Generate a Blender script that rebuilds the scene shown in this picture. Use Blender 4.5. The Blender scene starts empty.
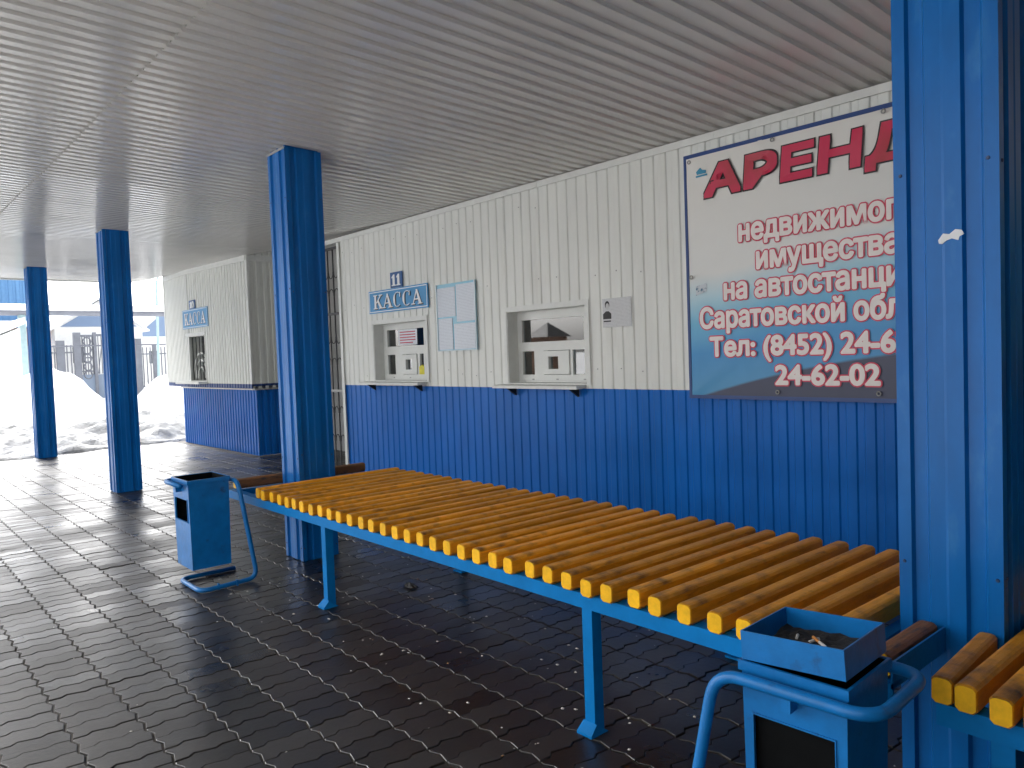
import bpy, math, random
from mathutils import Vector, Matrix, noise as mnoise
from mathutils.geometry import tessellate_polygon
random.seed(11)
SC = bpy.context.scene
COL = SC.collection

# ------------------------------------------------------------------ camera
F_PX = 766.22
YAW, PITCH, ROLL = math.radians(48.963), math.radians(-2.2855), math.radians(-2.0492)
CAM = Vector((0, 0, 1.45))
_f = Vector((-math.sin(YAW) * math.cos(PITCH), math.cos(YAW) * math.cos(PITCH), math.sin(PITCH)))
_r = Vector((math.cos(YAW), math.sin(YAW), 0))
_u = _r.cross(_f)
_r2 = _r * math.cos(ROLL) + _u * math.sin(ROLL)
_u2 = -_r * math.sin(ROLL) + _u * math.cos(ROLL)
cam_d = bpy.data.cameras.new('camera')
cam_d.sensor_width = 36.0
cam_d.lens = F_PX / 1024 * 36.0
cam_d.clip_start = 0.05
cam_d.clip_end = 2000
cam = bpy.data.objects.new('camera', cam_d)
COL.objects.link(cam)
M = Matrix((_r2, _u2, -_f)).transposed().to_4x4()
M.translation = CAM
cam.matrix_world = M
SC.camera = cam

# ------------------------------------------------------------------ sky, sun, exposure
SUN_EL, SUN_AZ = math.radians(38), math.radians(266)
w = bpy.data.worlds.new('World')
SC.world = w
w.use_nodes = True
nt = w.node_tree
bg = nt.nodes['Background']
sky = nt.nodes.new('ShaderNodeTexSky')
sky.sky_type = 'NISHITA'
sky.sun_disc = False
sky.sun_elevation = SUN_EL
sky.sun_rotation = SUN_AZ
sky.air_density = 1.0
sky.dust_density = 4.0
sky.ozone_density = 1.0
hs = nt.nodes.new('ShaderNodeHueSaturation')
hs.inputs['Saturation'].default_value = 0.10
nt.links.new(sky.outputs[0], hs.inputs['Color'])
nt.links.new(hs.outputs[0], bg.inputs[0])
bg.inputs[1].default_value = 0.13
sun_d = bpy.data.lights.new('sun', 'SUN')
sun_d.energy = 0.6
sun_d.angle = math.radians(28)
sun_d.color = (1.0, 0.97, 0.93)
sun = bpy.data.objects.new('sun', sun_d)
COL.objects.link(sun)
sdir = Vector((math.sin(SUN_AZ) * math.cos(SUN_EL), math.cos(SUN_AZ) * math.cos(SUN_EL), math.sin(SUN_EL)))
sun.rotation_euler = sdir.to_track_quat('Z', 'Y').to_euler()
sun.location = (0, 0, 30)
SC.view_settings.view_transform = 'Standard'
SC.view_settings.look = 'None'
SC.view_settings.gamma = 1.0
SC.view_settings.use_curve_mapping = False
SC.view_settings.exposure = 2.15
SC.cycles.max_bounces = 10
SC.cycles.diffuse_bounces = 6
SC.cycles.use_denoising = True


# ------------------------------------------------------------------ helpers
def tag(o, label=None, cat=None, group=None, kind=None):
    if label: o['label'] = label
    if cat: o['category'] = cat
    if group: o['group'] = group
    if kind: o['kind'] = kind
    return o


def empty(name, loc, label=None, cat=None, group=None, kind=None, rz=0):
    o = bpy.data.objects.new(name, None)
    COL.objects.link(o)
    o.location = loc
    o.rotation_euler = (0, 0, rz)
    o.empty_display_size = 0.1
    return tag(o, label, cat, group, kind)


def link(name, me, parent=None, loc=None):
    """mesh data are in world coordinates unless the parent says otherwise"""
    o = bpy.data.objects.new(name, me)
    COL.objects.link(o)
    if parent is not None:
        o.parent = parent
    if loc is not None:
        o.location = loc
    return o


class MB:
    def __init__(self, origin=(0, 0, 0)):
        self.v, self.f, self.m = [], [], []
        self.o = Vector(origin)

    def add(self, verts, faces, mi=0):
        b = len(self.v)
        self.v += [tuple(Vector(p) - self.o) for p in verts]
        self.f += [tuple(b + i for i in q) for q in faces]
        self.m += [mi] * len(faces)
        return self

    def box(self, x0, x1, y0, y1, z0, z1, mi=0):
        vs = [(x, y, z) for z in (z0, z1) for y in (y0, y1) for x in (x0, x1)]
        return self.add(vs, [(0, 2, 3, 1), (4, 5, 7, 6), (0, 1, 5, 4), (2, 6, 7, 3), (0, 4, 6, 2), (1, 3, 7, 5)], mi)

    def prism(self, poly, axis, a, b, mi=0):
        """extrude a 2D polygon along axis (0,1,2) from a to b"""
        n = len(poly)
        def p3(q, t):
            if axis == 0: return (t, q[0], q[1])
            if axis == 1: return (q[0], t, q[1])
            return (q[0], q[1], t)
        vs = [p3(q, a) for q in poly] + [p3(q, b) for q in poly]
        fs = [tuple(range(n))[::-1], tuple(range(n, 2 * n))]
        fs += [(i, (i + 1) % n, n + (i + 1) % n, n + i) for i in range(n)]
        area = sum(poly[i][0] * poly[(i + 1) % n][1] - poly[(i + 1) % n][0] * poly[i][1] for i in range(n))
        flip = (area < 0) != (axis == 1) 
        if flip: fs = [q[::-1] for q in fs]
        if b < a: fs = [q[::-1] for q in fs]
        return self.add(vs, fs, mi)

    def tube(self, pts, r, n=10, mi=0, closed=False):
        pts = [Vector(p) for p in pts]
        m = len(pts)
        rings = []
        up = None
        for i, p in enumerate(pts):
            if closed:
                t = (pts[(i + 1) % m] - pts[i - 1]).normalized()
            else:
                t = (pts[min(i + 1, m - 1)] - pts[max(i - 1, 0)]).normalized()
            if up is None:
                up = Vector((0, 0, 1)) if abs(t.z) < 0.9 else Vector((1, 0, 0))
            side = t.cross(up).normalized()
            up = side.cross(t).normalized()
            rings.append([p + (side * math.cos(a) + up * math.sin(a)) * r for a in [2 * math.pi * k / n for k in range(n)]])
        vs = [q for rg in rings for q in rg]
        fs = []
        for i in range(m if closed else m - 1):
            j = (i + 1) % m
            for k in range(n):
                fs.append((i * n + k, i * n + (k + 1) % n, j * n + (k + 1) % n, j * n + k))
        if not closed:
            fs.append(tuple(range(n))[::-1])
            fs.append(tuple(range((m - 1) * n, m * n)))
        return self.add(vs, [q[::-1] for q in fs] if False else fs, mi)

    def mesh(self, name, mats, smooth=False):
        me = bpy.data.meshes.new(name)
        me.from_pydata(self.v, [], self.f)
        for m in (mats if isinstance(mats, (list, tuple)) else [mats]):
            me.materials.append(m)
        me.polygons.foreach_set('material_index', self.m)
        if smooth:
            me.polygons.foreach_set('use_smooth', [True] * len(me.polygons))
        me.update()
        return me

    def build(self, name, mats, parent=None, loc=None, smooth=False):
        return link(name, self.mesh(name, mats, smooth), parent, loc)


def fillet(pts, rad, seg=6):
    """round the inner corners of a 3D polyline"""
    pts = [Vector(p) for p in pts]
    out = [pts[0]]
    for i in range(1, len(pts) - 1):
        a, b, c = pts[i - 1], pts[i], pts[i + 1]
        d1, d2 = (a - b), (c - b)
        r = min(rad, d1.length * 0.49, d2.length * 0.49)
        p1, p2 = b + d1.normalized() * r, b + d2.normalized() * r
        for k in range(seg + 1):
            t = k / seg
            out.append(p1 * (1 - t) ** 2 + b * 2 * t * (1 - t) + p2 * t * t)
    out.append(pts[-1])
    return out


# ------------------------------------------------------------------ materials
def mat(name, col, rough=0.5, var=0.0, vscale=6.0, col2=None, c2scale=3.0, c2lo=0.5, c2hi=0.7, bump=0.0, bscale=40.0,
        rvar=0.0, rscale=5.0, metallic=0.0, spec=0.5, coat=0.0, stretch=None, objrand=0.0, attr=None, ior=1.5, rrand=0.0):
    m = bpy.data.materials.new(name)
    m.use_nodes = True
    n, l = m.node_tree.nodes, m.node_tree.links
    b = n['Principled BSDF']
    b.inputs['Roughness'].default_value = rough
    b.inputs['Metallic'].default_value = metallic
    b.inputs['Specular IOR Level'].default_value = spec
    b.inputs['Coat Weight'].default_value = coat
    b.inputs['IOR'].default_value = ior
    b.inputs['Coat Roughness'].default_value = 0.30
    tc = n.new('ShaderNodeNewGeometry')
    src = tc.outputs['Position']
    if stretch:
        mp = n.new('ShaderNodeVectorMath'); mp.operation = 'MULTIPLY'
        mp.inputs[1].default_value = stretch
        l.new(src, mp.inputs[0]); src = mp.outputs[0]
    rgb = n.new('ShaderNodeRGB'); rgb.outputs[0].default_value = (*col, 1)
    out = rgb.outputs[0]

    def noise(scale, detail=5.0):
        t = n.new('ShaderNodeTexNoise')
        t.inputs['Scale'].default_value = scale
        t.inputs['Detail'].default_value = detail
        t.inputs['Roughness'].default_value = 0.62
        l.new(src, t.inputs['Vector'])
        return t.outputs['Fac']

    def mulval(out, fac_socket, lo, hi):
        mr = n.new('ShaderNodeMapRange')
        mr.inputs['From Min'].default_value = 0.3; mr.inputs['From Max'].default_value = 0.7
        mr.inputs['To Min'].default_value = lo; mr.inputs['To Max'].default_value = hi
        l.new(fac_socket, mr.inputs['Value'])
        mx = n.new('ShaderNodeMix'); mx.data_type = 'RGBA'; mx.blend_type = 'MULTIPLY'
        mx.inputs['Factor'].default_value = 1.0
        l.new(out, mx.inputs['A']); l.new(mr.outputs[0], mx.inputs['B'])
        return mx.outputs['Result']
    if col2 is not None:
        cr = n.new('ShaderNodeMapRange')
        cr.inputs['From Min'].default_value = c2lo; cr.inputs['From Max'].default_value = c2hi
        l.new(noise(c2scale, 8.0), cr.inputs['Value'])
        mx = n.new('ShaderNodeMix'); mx.data_type = 'RGBA'
        l.new(cr.outputs[0], mx.inputs['Factor'])
        l.new(out, mx.inputs['A']); mx.inputs['B'].default_value = (*col2, 1)
        out = mx.outputs['Result']
    if var > 0:
        out = mulval(out, noise(vscale), 1 - var, 1 + var)
    if objrand > 0 or attr:
        if attr:
            oi = n.new('ShaderNodeAttribute'); oi.attribute_name = attr; so = oi.outputs['Fac']
        else:
            oi = n.new('ShaderNodeObjectInfo'); so = oi.outputs['Random']
        mr = n.new('ShaderNodeMapRange')
        mr.inputs['To Min'].default_value = 1 - objrand; mr.inputs['To Max'].default_value = 1 + objrand
        l.new(so, mr.inputs['Value'])
        mx = n.new('ShaderNodeMix'); mx.data_type = 'RGBA'; mx.blend_type = 'MULTIPLY'
        mx.inputs['Factor'].default_value = 1.0
        l.new(out, mx.inputs['A']); l.new(mr.outputs[0], mx.inputs['B'])
        out = mx.outputs['Result']
    l.new(out, b.inputs['Base Color'])
    if rvar > 0:
        mr = n.new('ShaderNodeMapRange')
        mr.inputs['From Min'].default_value = 0.35; mr.inputs['From Max'].default_value = 0.65
        mr.inputs['To Min'].default_value = max(0.02, rough - rvar); mr.inputs['To Max'].default_value = rough + rvar
        l.new(noise(rscale), mr.inputs['Value'])
        ro = mr.outputs[0]
        if rrand > 0:                     # each piece a little smoother or rougher than its neighbours
            m2 = n.new('ShaderNodeMapRange'); l.new(so, m2.inputs['Value'])
            m2.inputs['To Min'].default_value = -rrand; m2.inputs['To Max'].default_value = rrand
            ad = n.new('ShaderNodeMath'); ad.operation = 'ADD'
            l.new(ro, ad.inputs[0]); l.new(m2.outputs[0], ad.inputs[1]); ro = ad.outputs[0]
        l.new(ro, b.inputs['Roughness'])
    if bump > 0:
        bp = n.new('ShaderNodeBump')
        bp.inputs['Strength'].default_value = 1.0
        bp.inputs['Distance'].default_value = bump
        l.new(noise(bscale, 6.0), bp.inputs['Height'])
        l.new(bp.outputs[0], b.inputs['Normal'])
    return m


M_white = mat('white_painted_steel', (0.72, 0.73, 0.69), 0.42, var=0.04, vscale=1.6, col2=(0.60, 0.59, 0.54), c2scale=1.3, c2lo=0.56, c2hi=0.85, stretch=(3, 3, 0.6), bump=0.0008, bscale=2.5)
M_trim = mat('white_trim', (0.68, 0.69, 0.66), 0.4, var=0.06, vscale=9)
M_bluewall = mat('blue_painted_steel', (0.002, 0.125, 0.48), 0.36, spec=0.18, var=0.14, vscale=1.2, stretch=(2, 2, 0.8), bump=0.0008, bscale=2.5)
M_bluecol = mat('blue_column_steel', (0.002, 0.118, 0.39), 0.32, spec=0.25, var=0.16, vscale=2.5, col2=(0.03, 0.16, 0.38), c2scale=5, c2lo=0.6, c2hi=0.8, stretch=(2, 2, 0.7), bump=0.001, bscale=2.5)
M_ceil = mat('ceiling_painted_steel', (0.64, 0.625, 0.595), 0.18, var=0.04, vscale=0.8, col2=(0.54, 0.53, 0.50), c2scale=0.9, c2lo=0.55, c2hi=0.85, bump=0.0012, bscale=2.0, rvar=0.05, rscale=1.5, spec=0.5)
M_benchblue = mat('bench_blue_paint', (0.002, 0.165, 0.46), 0.42, spec=0.12, var=0.12, vscale=9, bump=0.0006, bscale=60)
M_binblue = mat('bin_blue_paint', (0.003, 0.145, 0.42), 0.36, spec=0.35, var=0.15, vscale=12, col2=(0.02, 0.05, 0.12), c2scale=11, c2lo=0.60, c2hi=0.74, bump=0.0012, bscale=35)
M_binin = mat('bin_inside', (0.003, 0.0035, 0.004), 0.8, spec=0.1, var=0.3, vscale=20)
M_slat = mat('ochre_painted_wood', (0.72, 0.30, 0.012), 0.42, spec=0.3, var=0.22, vscale=5, col2=(0.32, 0.115, 0.014), c2scale=7, c2lo=0.57, c2hi=0.78, bump=0.0022, bscale=22, stretch=(6, 1.0, 6), objrand=0.22)


def add_front_wear(m):
    """paint rubbed to dark wood on the upper side near the seat edge"""
    n, l = m.node_tree.nodes, m.node_tree.links
    b = n['Principled BSDF']
    src = b.inputs['Base Color'].links[0].from_socket
    g = n.new('ShaderNodeNewGeometry')
    sp = n.new('ShaderNodeSeparateXYZ'); l.new(g.outputs['Position'], sp.inputs[0])
    sn = n.new('ShaderNodeSeparateXYZ'); l.new(g.outputs['True Normal'], sn.inputs[0])
    my = n.new('ShaderNodeMapRange'); l.new(sp.outputs['Y'], my.inputs['Value'])
    my.inputs['From Min'].default_value = 2.03; my.inputs['From Max'].default_value = 2.42
    my.inputs['To Min'].default_value = 0.20; my.inputs['To Max'].default_value = 0.0
    mz = n.new('ShaderNodeMapRange'); l.new(sn.outputs['Z'], mz.inputs['Value'])
    mz.inputs['From Min'].default_value = 0.3; mz.inputs['From Max'].default_value = 0.7
    nz = n.new('ShaderNodeTexNoise'); nz.inputs['Scale'].default_value = 13; nz.inputs['Detail'].default_value = 9
    l.new(g.outputs['Position'], nz.inputs['Vector'])
    ad = n.new('ShaderNodeMath'); ad.operation = 'ADD'; l.new(nz.outputs['Fac'], ad.inputs[0]); l.new(my.outputs[0], ad.inputs[1])
    th = n.new('ShaderNodeMapRange'); l.new(ad.outputs[0], th.inputs['Value'])
    th.inputs['From Min'].default_value = 0.56; th.inputs['From Max'].default_value = 0.90
    mu = n.new('ShaderNodeMath'); mu.operation = 'MULTIPLY'; l.new(th.outputs[0], mu.inputs[0]); l.new(mz.outputs[0], mu.inputs[1])
    mx = n.new('ShaderNodeMix'); mx.data_type = 'RGBA'
    l.new(mu.outputs[0], mx.inputs['Factor']); l.new(src, mx.inputs['A']); mx.inputs['B'].default_value = (0.075, 0.034, 0.014, 1)
    l.new(mx.outputs['Result'], b.inputs['Base Color'])


add_front_wear(M_slat)
M_slatworn = mat('worn_brown_wood', (0.26, 0.105, 0.028), 0.55, var=0.3, vscale=8, col2=(0.05, 0.03, 0.018), c2scale=8, c2lo=0.5, c2hi=0.65, bump=0.003, bscale=22, stretch=(6, 1.0, 6))
M_slatend = mat('yellow_slat_end', (0.86, 0.46, 0.008), 0.45, spec=0.3, var=0.15, vscale=30, col2=(0.40, 0.17, 0.02), c2scale=28, c2lo=0.64, c2hi=0.78, objrand=0.08)
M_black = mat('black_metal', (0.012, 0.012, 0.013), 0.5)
M_iron = mat('dark_wrought_iron', (0.03, 0.03, 0.032), 0.5)
M_grey = mat('light_grey_plaster', (0.42, 0.42, 0.41), 0.7, var=0.1, vscale=3)
M_pvc = mat('white_pvc', (0.66, 0.67, 0.64), 0.35, var=0.05, vscale=5)
M_paper = mat('white_paper', (0.72, 0.75, 0.80), 0.6, var=0.06, vscale=12)
M_screw = mat('dark_screw', (0.015, 0.04, 0.12), 0.45)
M_screww = mat('dull_screw', (0.3, 0.3, 0.29), 0.45)
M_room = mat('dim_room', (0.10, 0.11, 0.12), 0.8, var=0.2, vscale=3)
M_snow = mat('snow', (0.82, 0.83, 0.845), 0.75, var=0.05, vscale=1.5, bump=0.03, bscale=9)
M_dimsnow = mat('dimmed_trampled_snow', (0.34, 0.345, 0.355), 0.7, col2=(0.17, 0.17, 0.17), c2scale=2.2, c2lo=0.5, c2hi=0.75, bump=0.08, bscale=5)  # dirty snow, with canopy shade also put into its darker colour
WET = dict(rrand=0.08, ior=1.85, rough=0.37, var=0.22, vscale=14, col2=(0.010, 0.008, 0.007), c2scale=0.55, c2lo=0.42, c2hi=0.62, bump=0.0014, bscale=38, rvar=0.07, rscale=1.1, spec=0.5)
M_paver = mat('wet_paver', (0.018, 0.014, 0.011), objrand=0.42, **WET)
M_paverrest = mat('wet_paver_field', (0.018, 0.014, 0.011), objrand=0.42, attr='tone', **WET)
M_bed = mat('joint_sand', (0.030, 0.026, 0.022), 0.75, var=0.3, vscale=30, col2=(0.10, 0.085, 0.07), c2scale=1.0, c2lo=0.45, c2hi=0.6)
M_rowsand = mat('row_joint_sand', (0.055, 0.046, 0.037), 0.7, var=0.35, vscale=25, col2=(0.03, 0.027, 0.025), c2scale=1.3, c2lo=0.52, c2hi=0.64)


def glass_mat():
    m = bpy.data.materials.new('window_glass')
    m.use_nodes = True
    n, l = m.node_tree.nodes, m.node_tree.links
    n.remove(n['Principled BSDF'])
    tr = n.new('ShaderNodeBsdfTransparent'); tr.inputs[0].default_value = (0.62, 0.70, 0.74, 1)
    gl = n.new('ShaderNodeBsdfGlossy'); gl.inputs['Roughness'].default_value = 0.015
    fr = n.new('ShaderNodeFresnel'); fr.inputs['IOR'].default_value = 2.6
    mx = n.new('ShaderNodeMixShader')
    l.new(fr.outputs[0], mx.inputs[0]); l.new(tr.outputs[0], mx.inputs[1]); l.new(gl.outputs[0], mx.inputs[2])
    l.new(mx.outputs[0], n['Material Output'].inputs[0])
    return m


M_glass = glass_mat()

# ------------------------------------------------------------------ shared dimensions
YW = 4.50            # outer face of the ticket hall wall
PITCHM = 0.1113      # profiled sheet pitch
WX0, WX1 = -8.24, 24.0
ZB = 1.145           # white over blue boundary
ZT = 2.864


def zceil(x, y):
    s = min(1.0, max(0.0, (x + 11.0) / 3.0))
    return 2.975 - 0.037 * s * (y - 2.42) + max(0.0, -(x + 7.0)) * 0.022


def profile(u0, u1, pitch, ph=0.0):
    """break points (u, depth 0..1) of a trapezoid profile between u0 and u1"""
    pts = [(0.0, 0), (0.50, 0), (0.58, 1), (0.92, 1)]
    k0 = math.floor((u0 - ph) / pitch) - 1
    k1 = math.ceil((u1 - ph) / pitch) + 1
    raw = [(ph + (k + t) * pitch, d) for k in range(k0, k1) for t, d in pts]
    def at(u):
        for (a, da), (b, db) in zip(raw, raw[1:]):
            if a <= u <= b:
                return da + (db - da) * ((u - a) / (b - a) if b > a else 0)
        return 0
    return [(u0, at(u0))] + [q for q in raw if u0 + 1e-4 < q[0] < u1 - 1e-4] + [(u1, at(u1))]


def sheet(name, O, U, N, u0, u1, z0, z1, parent, m, pitch=PITCHM, depth=0.0085, ph=0.0):
    """a vertical profiled steel sheet; O + u*U, outer face at N*0, grooves go inwards"""
    O, U, N = Vector(O), Vector(U), Vector(N)
    mb = MB()
    vs, fs = [], []
    for u, d in profile(u0, u1, pitch, ph):
        b = O + U * u - N * (d * depth)
        vs += [(b.x, b.y, z0), (b.x, b.y, z1)]
    n = len(vs) // 2
    fs = [(2 * i, 2 * i + 2, 2 * i + 3, 2 * i + 1) for i in range(n - 1)]
    if U.cross(Vector((0, 0, 1))).dot(N) < 0:
        fs = [q[::-1] for q in fs]
    mb.add(vs, fs)
    return mb.build(name, m, parent)


def screws(pts, N, r, parent, m, name='screw'):
    """small hex-ish screw heads sharing one mesh"""
    N = Vector(N)
    a = N.orthogonal().normalized(); b = N.cross(a)
    k = 8
    vs = [tuple((a * math.cos(2 * math.pi * i / k) + b * math.sin(2 * math.pi * i / k)) * r) for i in range(k)]
    vs += [tuple((a * math.cos(2 * math.pi * i / k) + b * math.sin(2 * math.pi * i / k)) * r * 0.75 + N * r * 0.6) for i in range(k)]
    fs = [(i, (i + 1) % k, k + (i + 1) % k, k + i) for i in range(k)] + [tuple(range(k, 2 * k))]
    me = MB().add(vs, fs).mesh(name, m)
    for p in pts:
        o = link(name, me, parent, p)


# ------------------------------------------------------------------ ground and pavement
ground = MB().add([(-700, -700, -0.30), (700, -700, -0.30), (700, 700, -0.30), (-700, 700, -0.30)], [(0, 1, 2, 3)]).build('ground', M_snow)
tag(ground, kind='structure')

PAVE_X0, PAVE_X1 = -15.6, 3.2
ROW0, ROWH, PV = 0.602, 0.2380, 0.1177
pavement = MB().box(-16.4, 26.0, -3.4, 6.4, -0.29, -0.011).build('pavement', M_bed)
tag(pavement, kind='structure')

# one wave paver: long edges run across (Y), ends zigzag
EDGE = [(0.0, 0.0), (0.20, 0.0036), (0.30, -0.0146), (0.62, 0.0075), (0.74, -0.0075), (1.0, 0.0)]


def zig(t):   # end line offset in Y along one paver (t 0..1 in X)
    return 0.0085 - 0.017 * (t / 0.66) if t < 0.66 else -0.0085 + 0.017 * ((t - 0.66) / 0.34)


def paver_outline():
    g, gr = 0.0032, 0.0048
    pts = []
    for v, dx in EDGE:                       # left edge, going +Y
        pts.append((dx + g, v * ROWH))
    def off(p, t0, sgn):
        return p
    left = [(dx + g, v * ROWH + (zig(0.5) if v in (0.0, 1.0) else 0)) for v, dx in EDGE]
    right = [(dx + PV - g, v * ROWH + (zig(0.5) if v in (0.0, 1.0) else 0)) for v, dx in EDGE]
    left[0] = (left[0][0], left[0][1] + gr); left[-1] = (left[-1][0], left[-1][1] - gr)
    right[0] = (right[0][0], right[0][1] + gr); right[-1] = (right[-1][0], right[-1][1] - gr)
    mid_t = [(0.16, zig(0.66)), (0.50, zig(0.0))]
    top = [(t * PV, ROWH + z - gr) for t, z in mid_t]
    bot = [(t * PV, z + gr) for t, z in mid_t]
    poly = left + top + right[::-1] + bot[::-1]
    return poly[::-1]                         # counter-clockwise seen from above


OUT = paver_outline()
CX = sum(p[0] for p in OUT) / len(OUT); CY = sum(p[1] for p in OUT) / len(OUT)


def paver_geo(bev=0.0022, h=0.03):
    n = len(OUT)
    lo = [(x, y, -h) for x, y in OUT]
    md = [(x, y, -bev * 0.8) for x, y in OUT]
    hi = []
    for x, y in OUT:
        dx, dy = x - CX, y - CY
        hi.append((CX + dx * (1 - bev / 0.057), CY + dy * (1 - bev / 0.12), 0.0))
    vs = lo + md + hi
    fs = [tuple(range(2 * n, 3 * n))]
    for a in (0, n):
        fs += [(a + i, a + (i + 1) % n, a + n + (i + 1) % n, a + n + i) for i in range(n)]
    return vs, fs


PVS, PFS = paver_geo()
pav_me = MB().add([(x - CX, y - CY, z) for x, y, z in PVS], PFS).mesh('paver', M_paver)


def project(p):
    d = Vector(p) - CAM
    z = d.dot(_f)
    if z < 0.1: return None
    return 512 + F_PX * d.dot(_r2) / z, 384 - F_PX * d.dot(_u2) / z, z


def inside(px, py, poly):
    c = False
    for i in range(len(poly)):
        (x1, y1), (x2, y2) = poly[i], poly[i - 1]
        if (y1 > py) != (y2 > py) and px < (x2 - x1) * (py - y1) / (y2 - y1) + x1:
            c = not c
    return c


HIDE = [[(250, 487), (390, 466), (900, 553), (1024, 600), (1024, 768), (900, 768), (740, 655)],
        [(730, 620), (890, 610), (890, 768), (740, 768)], [(176, 470), (235, 470), (235, 570), (190, 575), (176, 563)]]
cand = []
import itertools
kx0, kx1 = math.floor((PAVE_X0 + 3.509) / PV), math.ceil((PAVE_X1 + 3.509) / PV)
ky0, ky1 = -14, 23
for kx, ky in itertools.product(range(kx0, kx1), range(ky0, ky1)):
    x, y = -3.509 + kx * PV, ROW0 + ky * ROWH
    if y > 4.48 and not (-11.4 < x < -8.2): continue
    if y > 6.1: continue
    edge = -14.6 - max(0, (y - 2.0)) * 0.3
    if x < edge - 0.7: continue
    pr = project((x + CX, y + CY, 0))
    area = -1
    if pr and 0 < pr[0] < 1024 and pr[1] < 775 and pr[1] > 300 and not any(inside(pr[0], pr[1], h) for h in HIDE):
        area = 1.0 / pr[2] ** 3
    cand.append((area, x, y))
cand.sort(reverse=True)
random.seed(5)


def pav_jit():
    return random.gauss(0, 0.0009), random.gauss(0, 0.0055), random.gauss(0, 0.0055), random.gauss(0, 0.005)


for area, x, y in cand[:300]:
    dz, rx, ry, rz = pav_jit()
    o = link('paver', pav_me, pavement, (x + CX, y + CY, dz))
    o.rotation_euler = (rx, ry, rz)
vs, fs, tones = [], [], []
for area, x, y in cand[300:]:
    dz, rx, ry, rz = pav_jit()
    b = len(vs)
    for (px, py, pz) in PVS:
        ax, ay = px - CX, py - CY
        vs.append((x + CX + ax - rz * ay, y + CY + ay + rz * ax, pz + dz + rx * ay - ry * ax))
    fs += [tuple(b + i for i in q) for q in PFS]
    tones += [random.random()] * len(PFS)
me = bpy.data.meshes.new('paver_field')
me.from_pydata(vs, [], fs)
me.materials.append(M_paverrest)
at = me.attributes.new('tone', 'FLOAT', 'FACE')
at.data.foreach_set('value', tones)
o = link('paver_field', me, pavement)
tag(o, kind='stuff')
# sand lying in the long zigzag joints between the rows
mb = MB()
for ky in range(ky0, ky1 + 1):
    y = ROW0 + ky * ROWH
    if y > 4.7: continue
    P1 = []
    for kx in range(kx0 + 6, kx1):
        x = -3.509 + kx * PV
        P1 += [(x + 0.16 * PV, y + zig(0.66)), (x + 0.50 * PV, y + zig(0.0))]
    vs = []
    for x, yy in P1:
        vs += [(x, yy - 0.006, -0.0065), (x, yy + 0.006, -0.0065)]
    mb.add(vs, [(2 * i, 2 * i + 2, 2 * i + 3, 2 * i + 1) for i in range(len(P1) - 1)])
o = mb.build('joint_sand', M_rowsand, pavement)
tag(o, kind='stuff')


# ------------------------------------------------------------------ canopy
canopy = empty('canopy', (-5, 2.4, 2.98), 'wide canopy lined with grey corrugated steel sheets over the waiting area', 'canopy')
CORG = Vector((-5, 2.4, 2.98))
CX0, CX1, CY0, CY1 = -17.0, 24.0, -0.30, 4.70
SEAM = 1.30


def ceil_sheet(x0, x1, y0, y1, dz):
    ys = [y0 + (y1 - y0) * t for t in (0, 0.5, 1)]
    mb = MB(CORG)
    vs, fs = [], []
    pf = profile(x0, x1, PITCHM, -1.46)
    for u, d in pf:
        for y in ys:
            vs.append((u, y, zceil(u, y) + d * 0.015 + dz))
    for i in range(len(pf) - 1):
        for j in range(2):
            a = 3 * i + j
            fs.append((a, a + 1, a + 4, a + 3))
    mb.add(vs, fs)
    return mb.build('ceiling_sheet', M_ceil, canopy)


nsh = 10
x = CX1
while x > CX0 + 0.05:
    x0 = max(CX0, x - nsh * PITCHM)
    j = random.uniform(-0.0015, 0.0015)
    ceil_sheet(x0 - 0.02, x, CY0, SEAM + 0.02, 0.010 + j)
    ceil_sheet(x0 - 0.02, x, SEAM - 0.02, CY1, j)
    x = x0
deck = MB(CORG)
deck.add([(CX0 - .1, CY0 - .1, 3.42), (CX1 + .1, CY0 - .1, 3.2), (CX1 + .1, 7.0, 3.2), (CX0 - .1, 7.0, 3.42),
          (CX0 - .1, CY0 - .1, 3.62), (CX1 + .1, CY0 - .1, 3.4), (CX1 + .1, 7.0, 3.4), (CX0 - .1, 7.0, 3.62)],
         [(0, 3, 2, 1), (4, 5, 6, 7), (0, 1, 5, 4), (1, 2, 6, 5), (2, 3, 7, 6), (3, 0, 4, 7)])
deck.build('roof_deck', M_snow, canopy)
fas = MB(CORG).box(CX0 - .05, CX1, CY0 - .14, CY0 - .10, 2.98, 3.6)
fas.build('fascia', M_white, canopy)
fas = MB(CORG).box(CX0 - .16, CX0 - .12, CY0 - .10, 4.6, zceil(CX0, 2) - 0.02, 3.65)
fas.build('fascia', M_white, canopy)


# ------------------------------------------------------------------ ticket hall (main wall)
hall = empty('ticket_hall', (-1, YW, 0), 'long ticket hall clad in profiled steel, white above blue', 'building')
HO = Vector((-1, YW, 0))


def wsheet(u0, u1, z0, z1, m, y, name):
    o = sheet(name, Vector((0, y, 0)) - HO, (1, 0, 0), (0, -1, 0), u0, u1, z0, z1, hall, m, ph=-1.475)
    return o


W1 = (-7.50, -6.475, 1.19, 1.836)
W2 = (-5.21, -4.235, 1.175, 1.828)
random.seed(3)
# blue skirt
u = WX0 + 0.03
while u < WX1 - 0.01:
    v = min(WX1, u + 10 * PITCHM)
    wsheet(u, v + 0.012, 0.0, ZB + 0.02, M_bluewall, YW + 0.014 + random.uniform(-0.002, 0.002), 'blue_sheet')
    u = v
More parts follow.
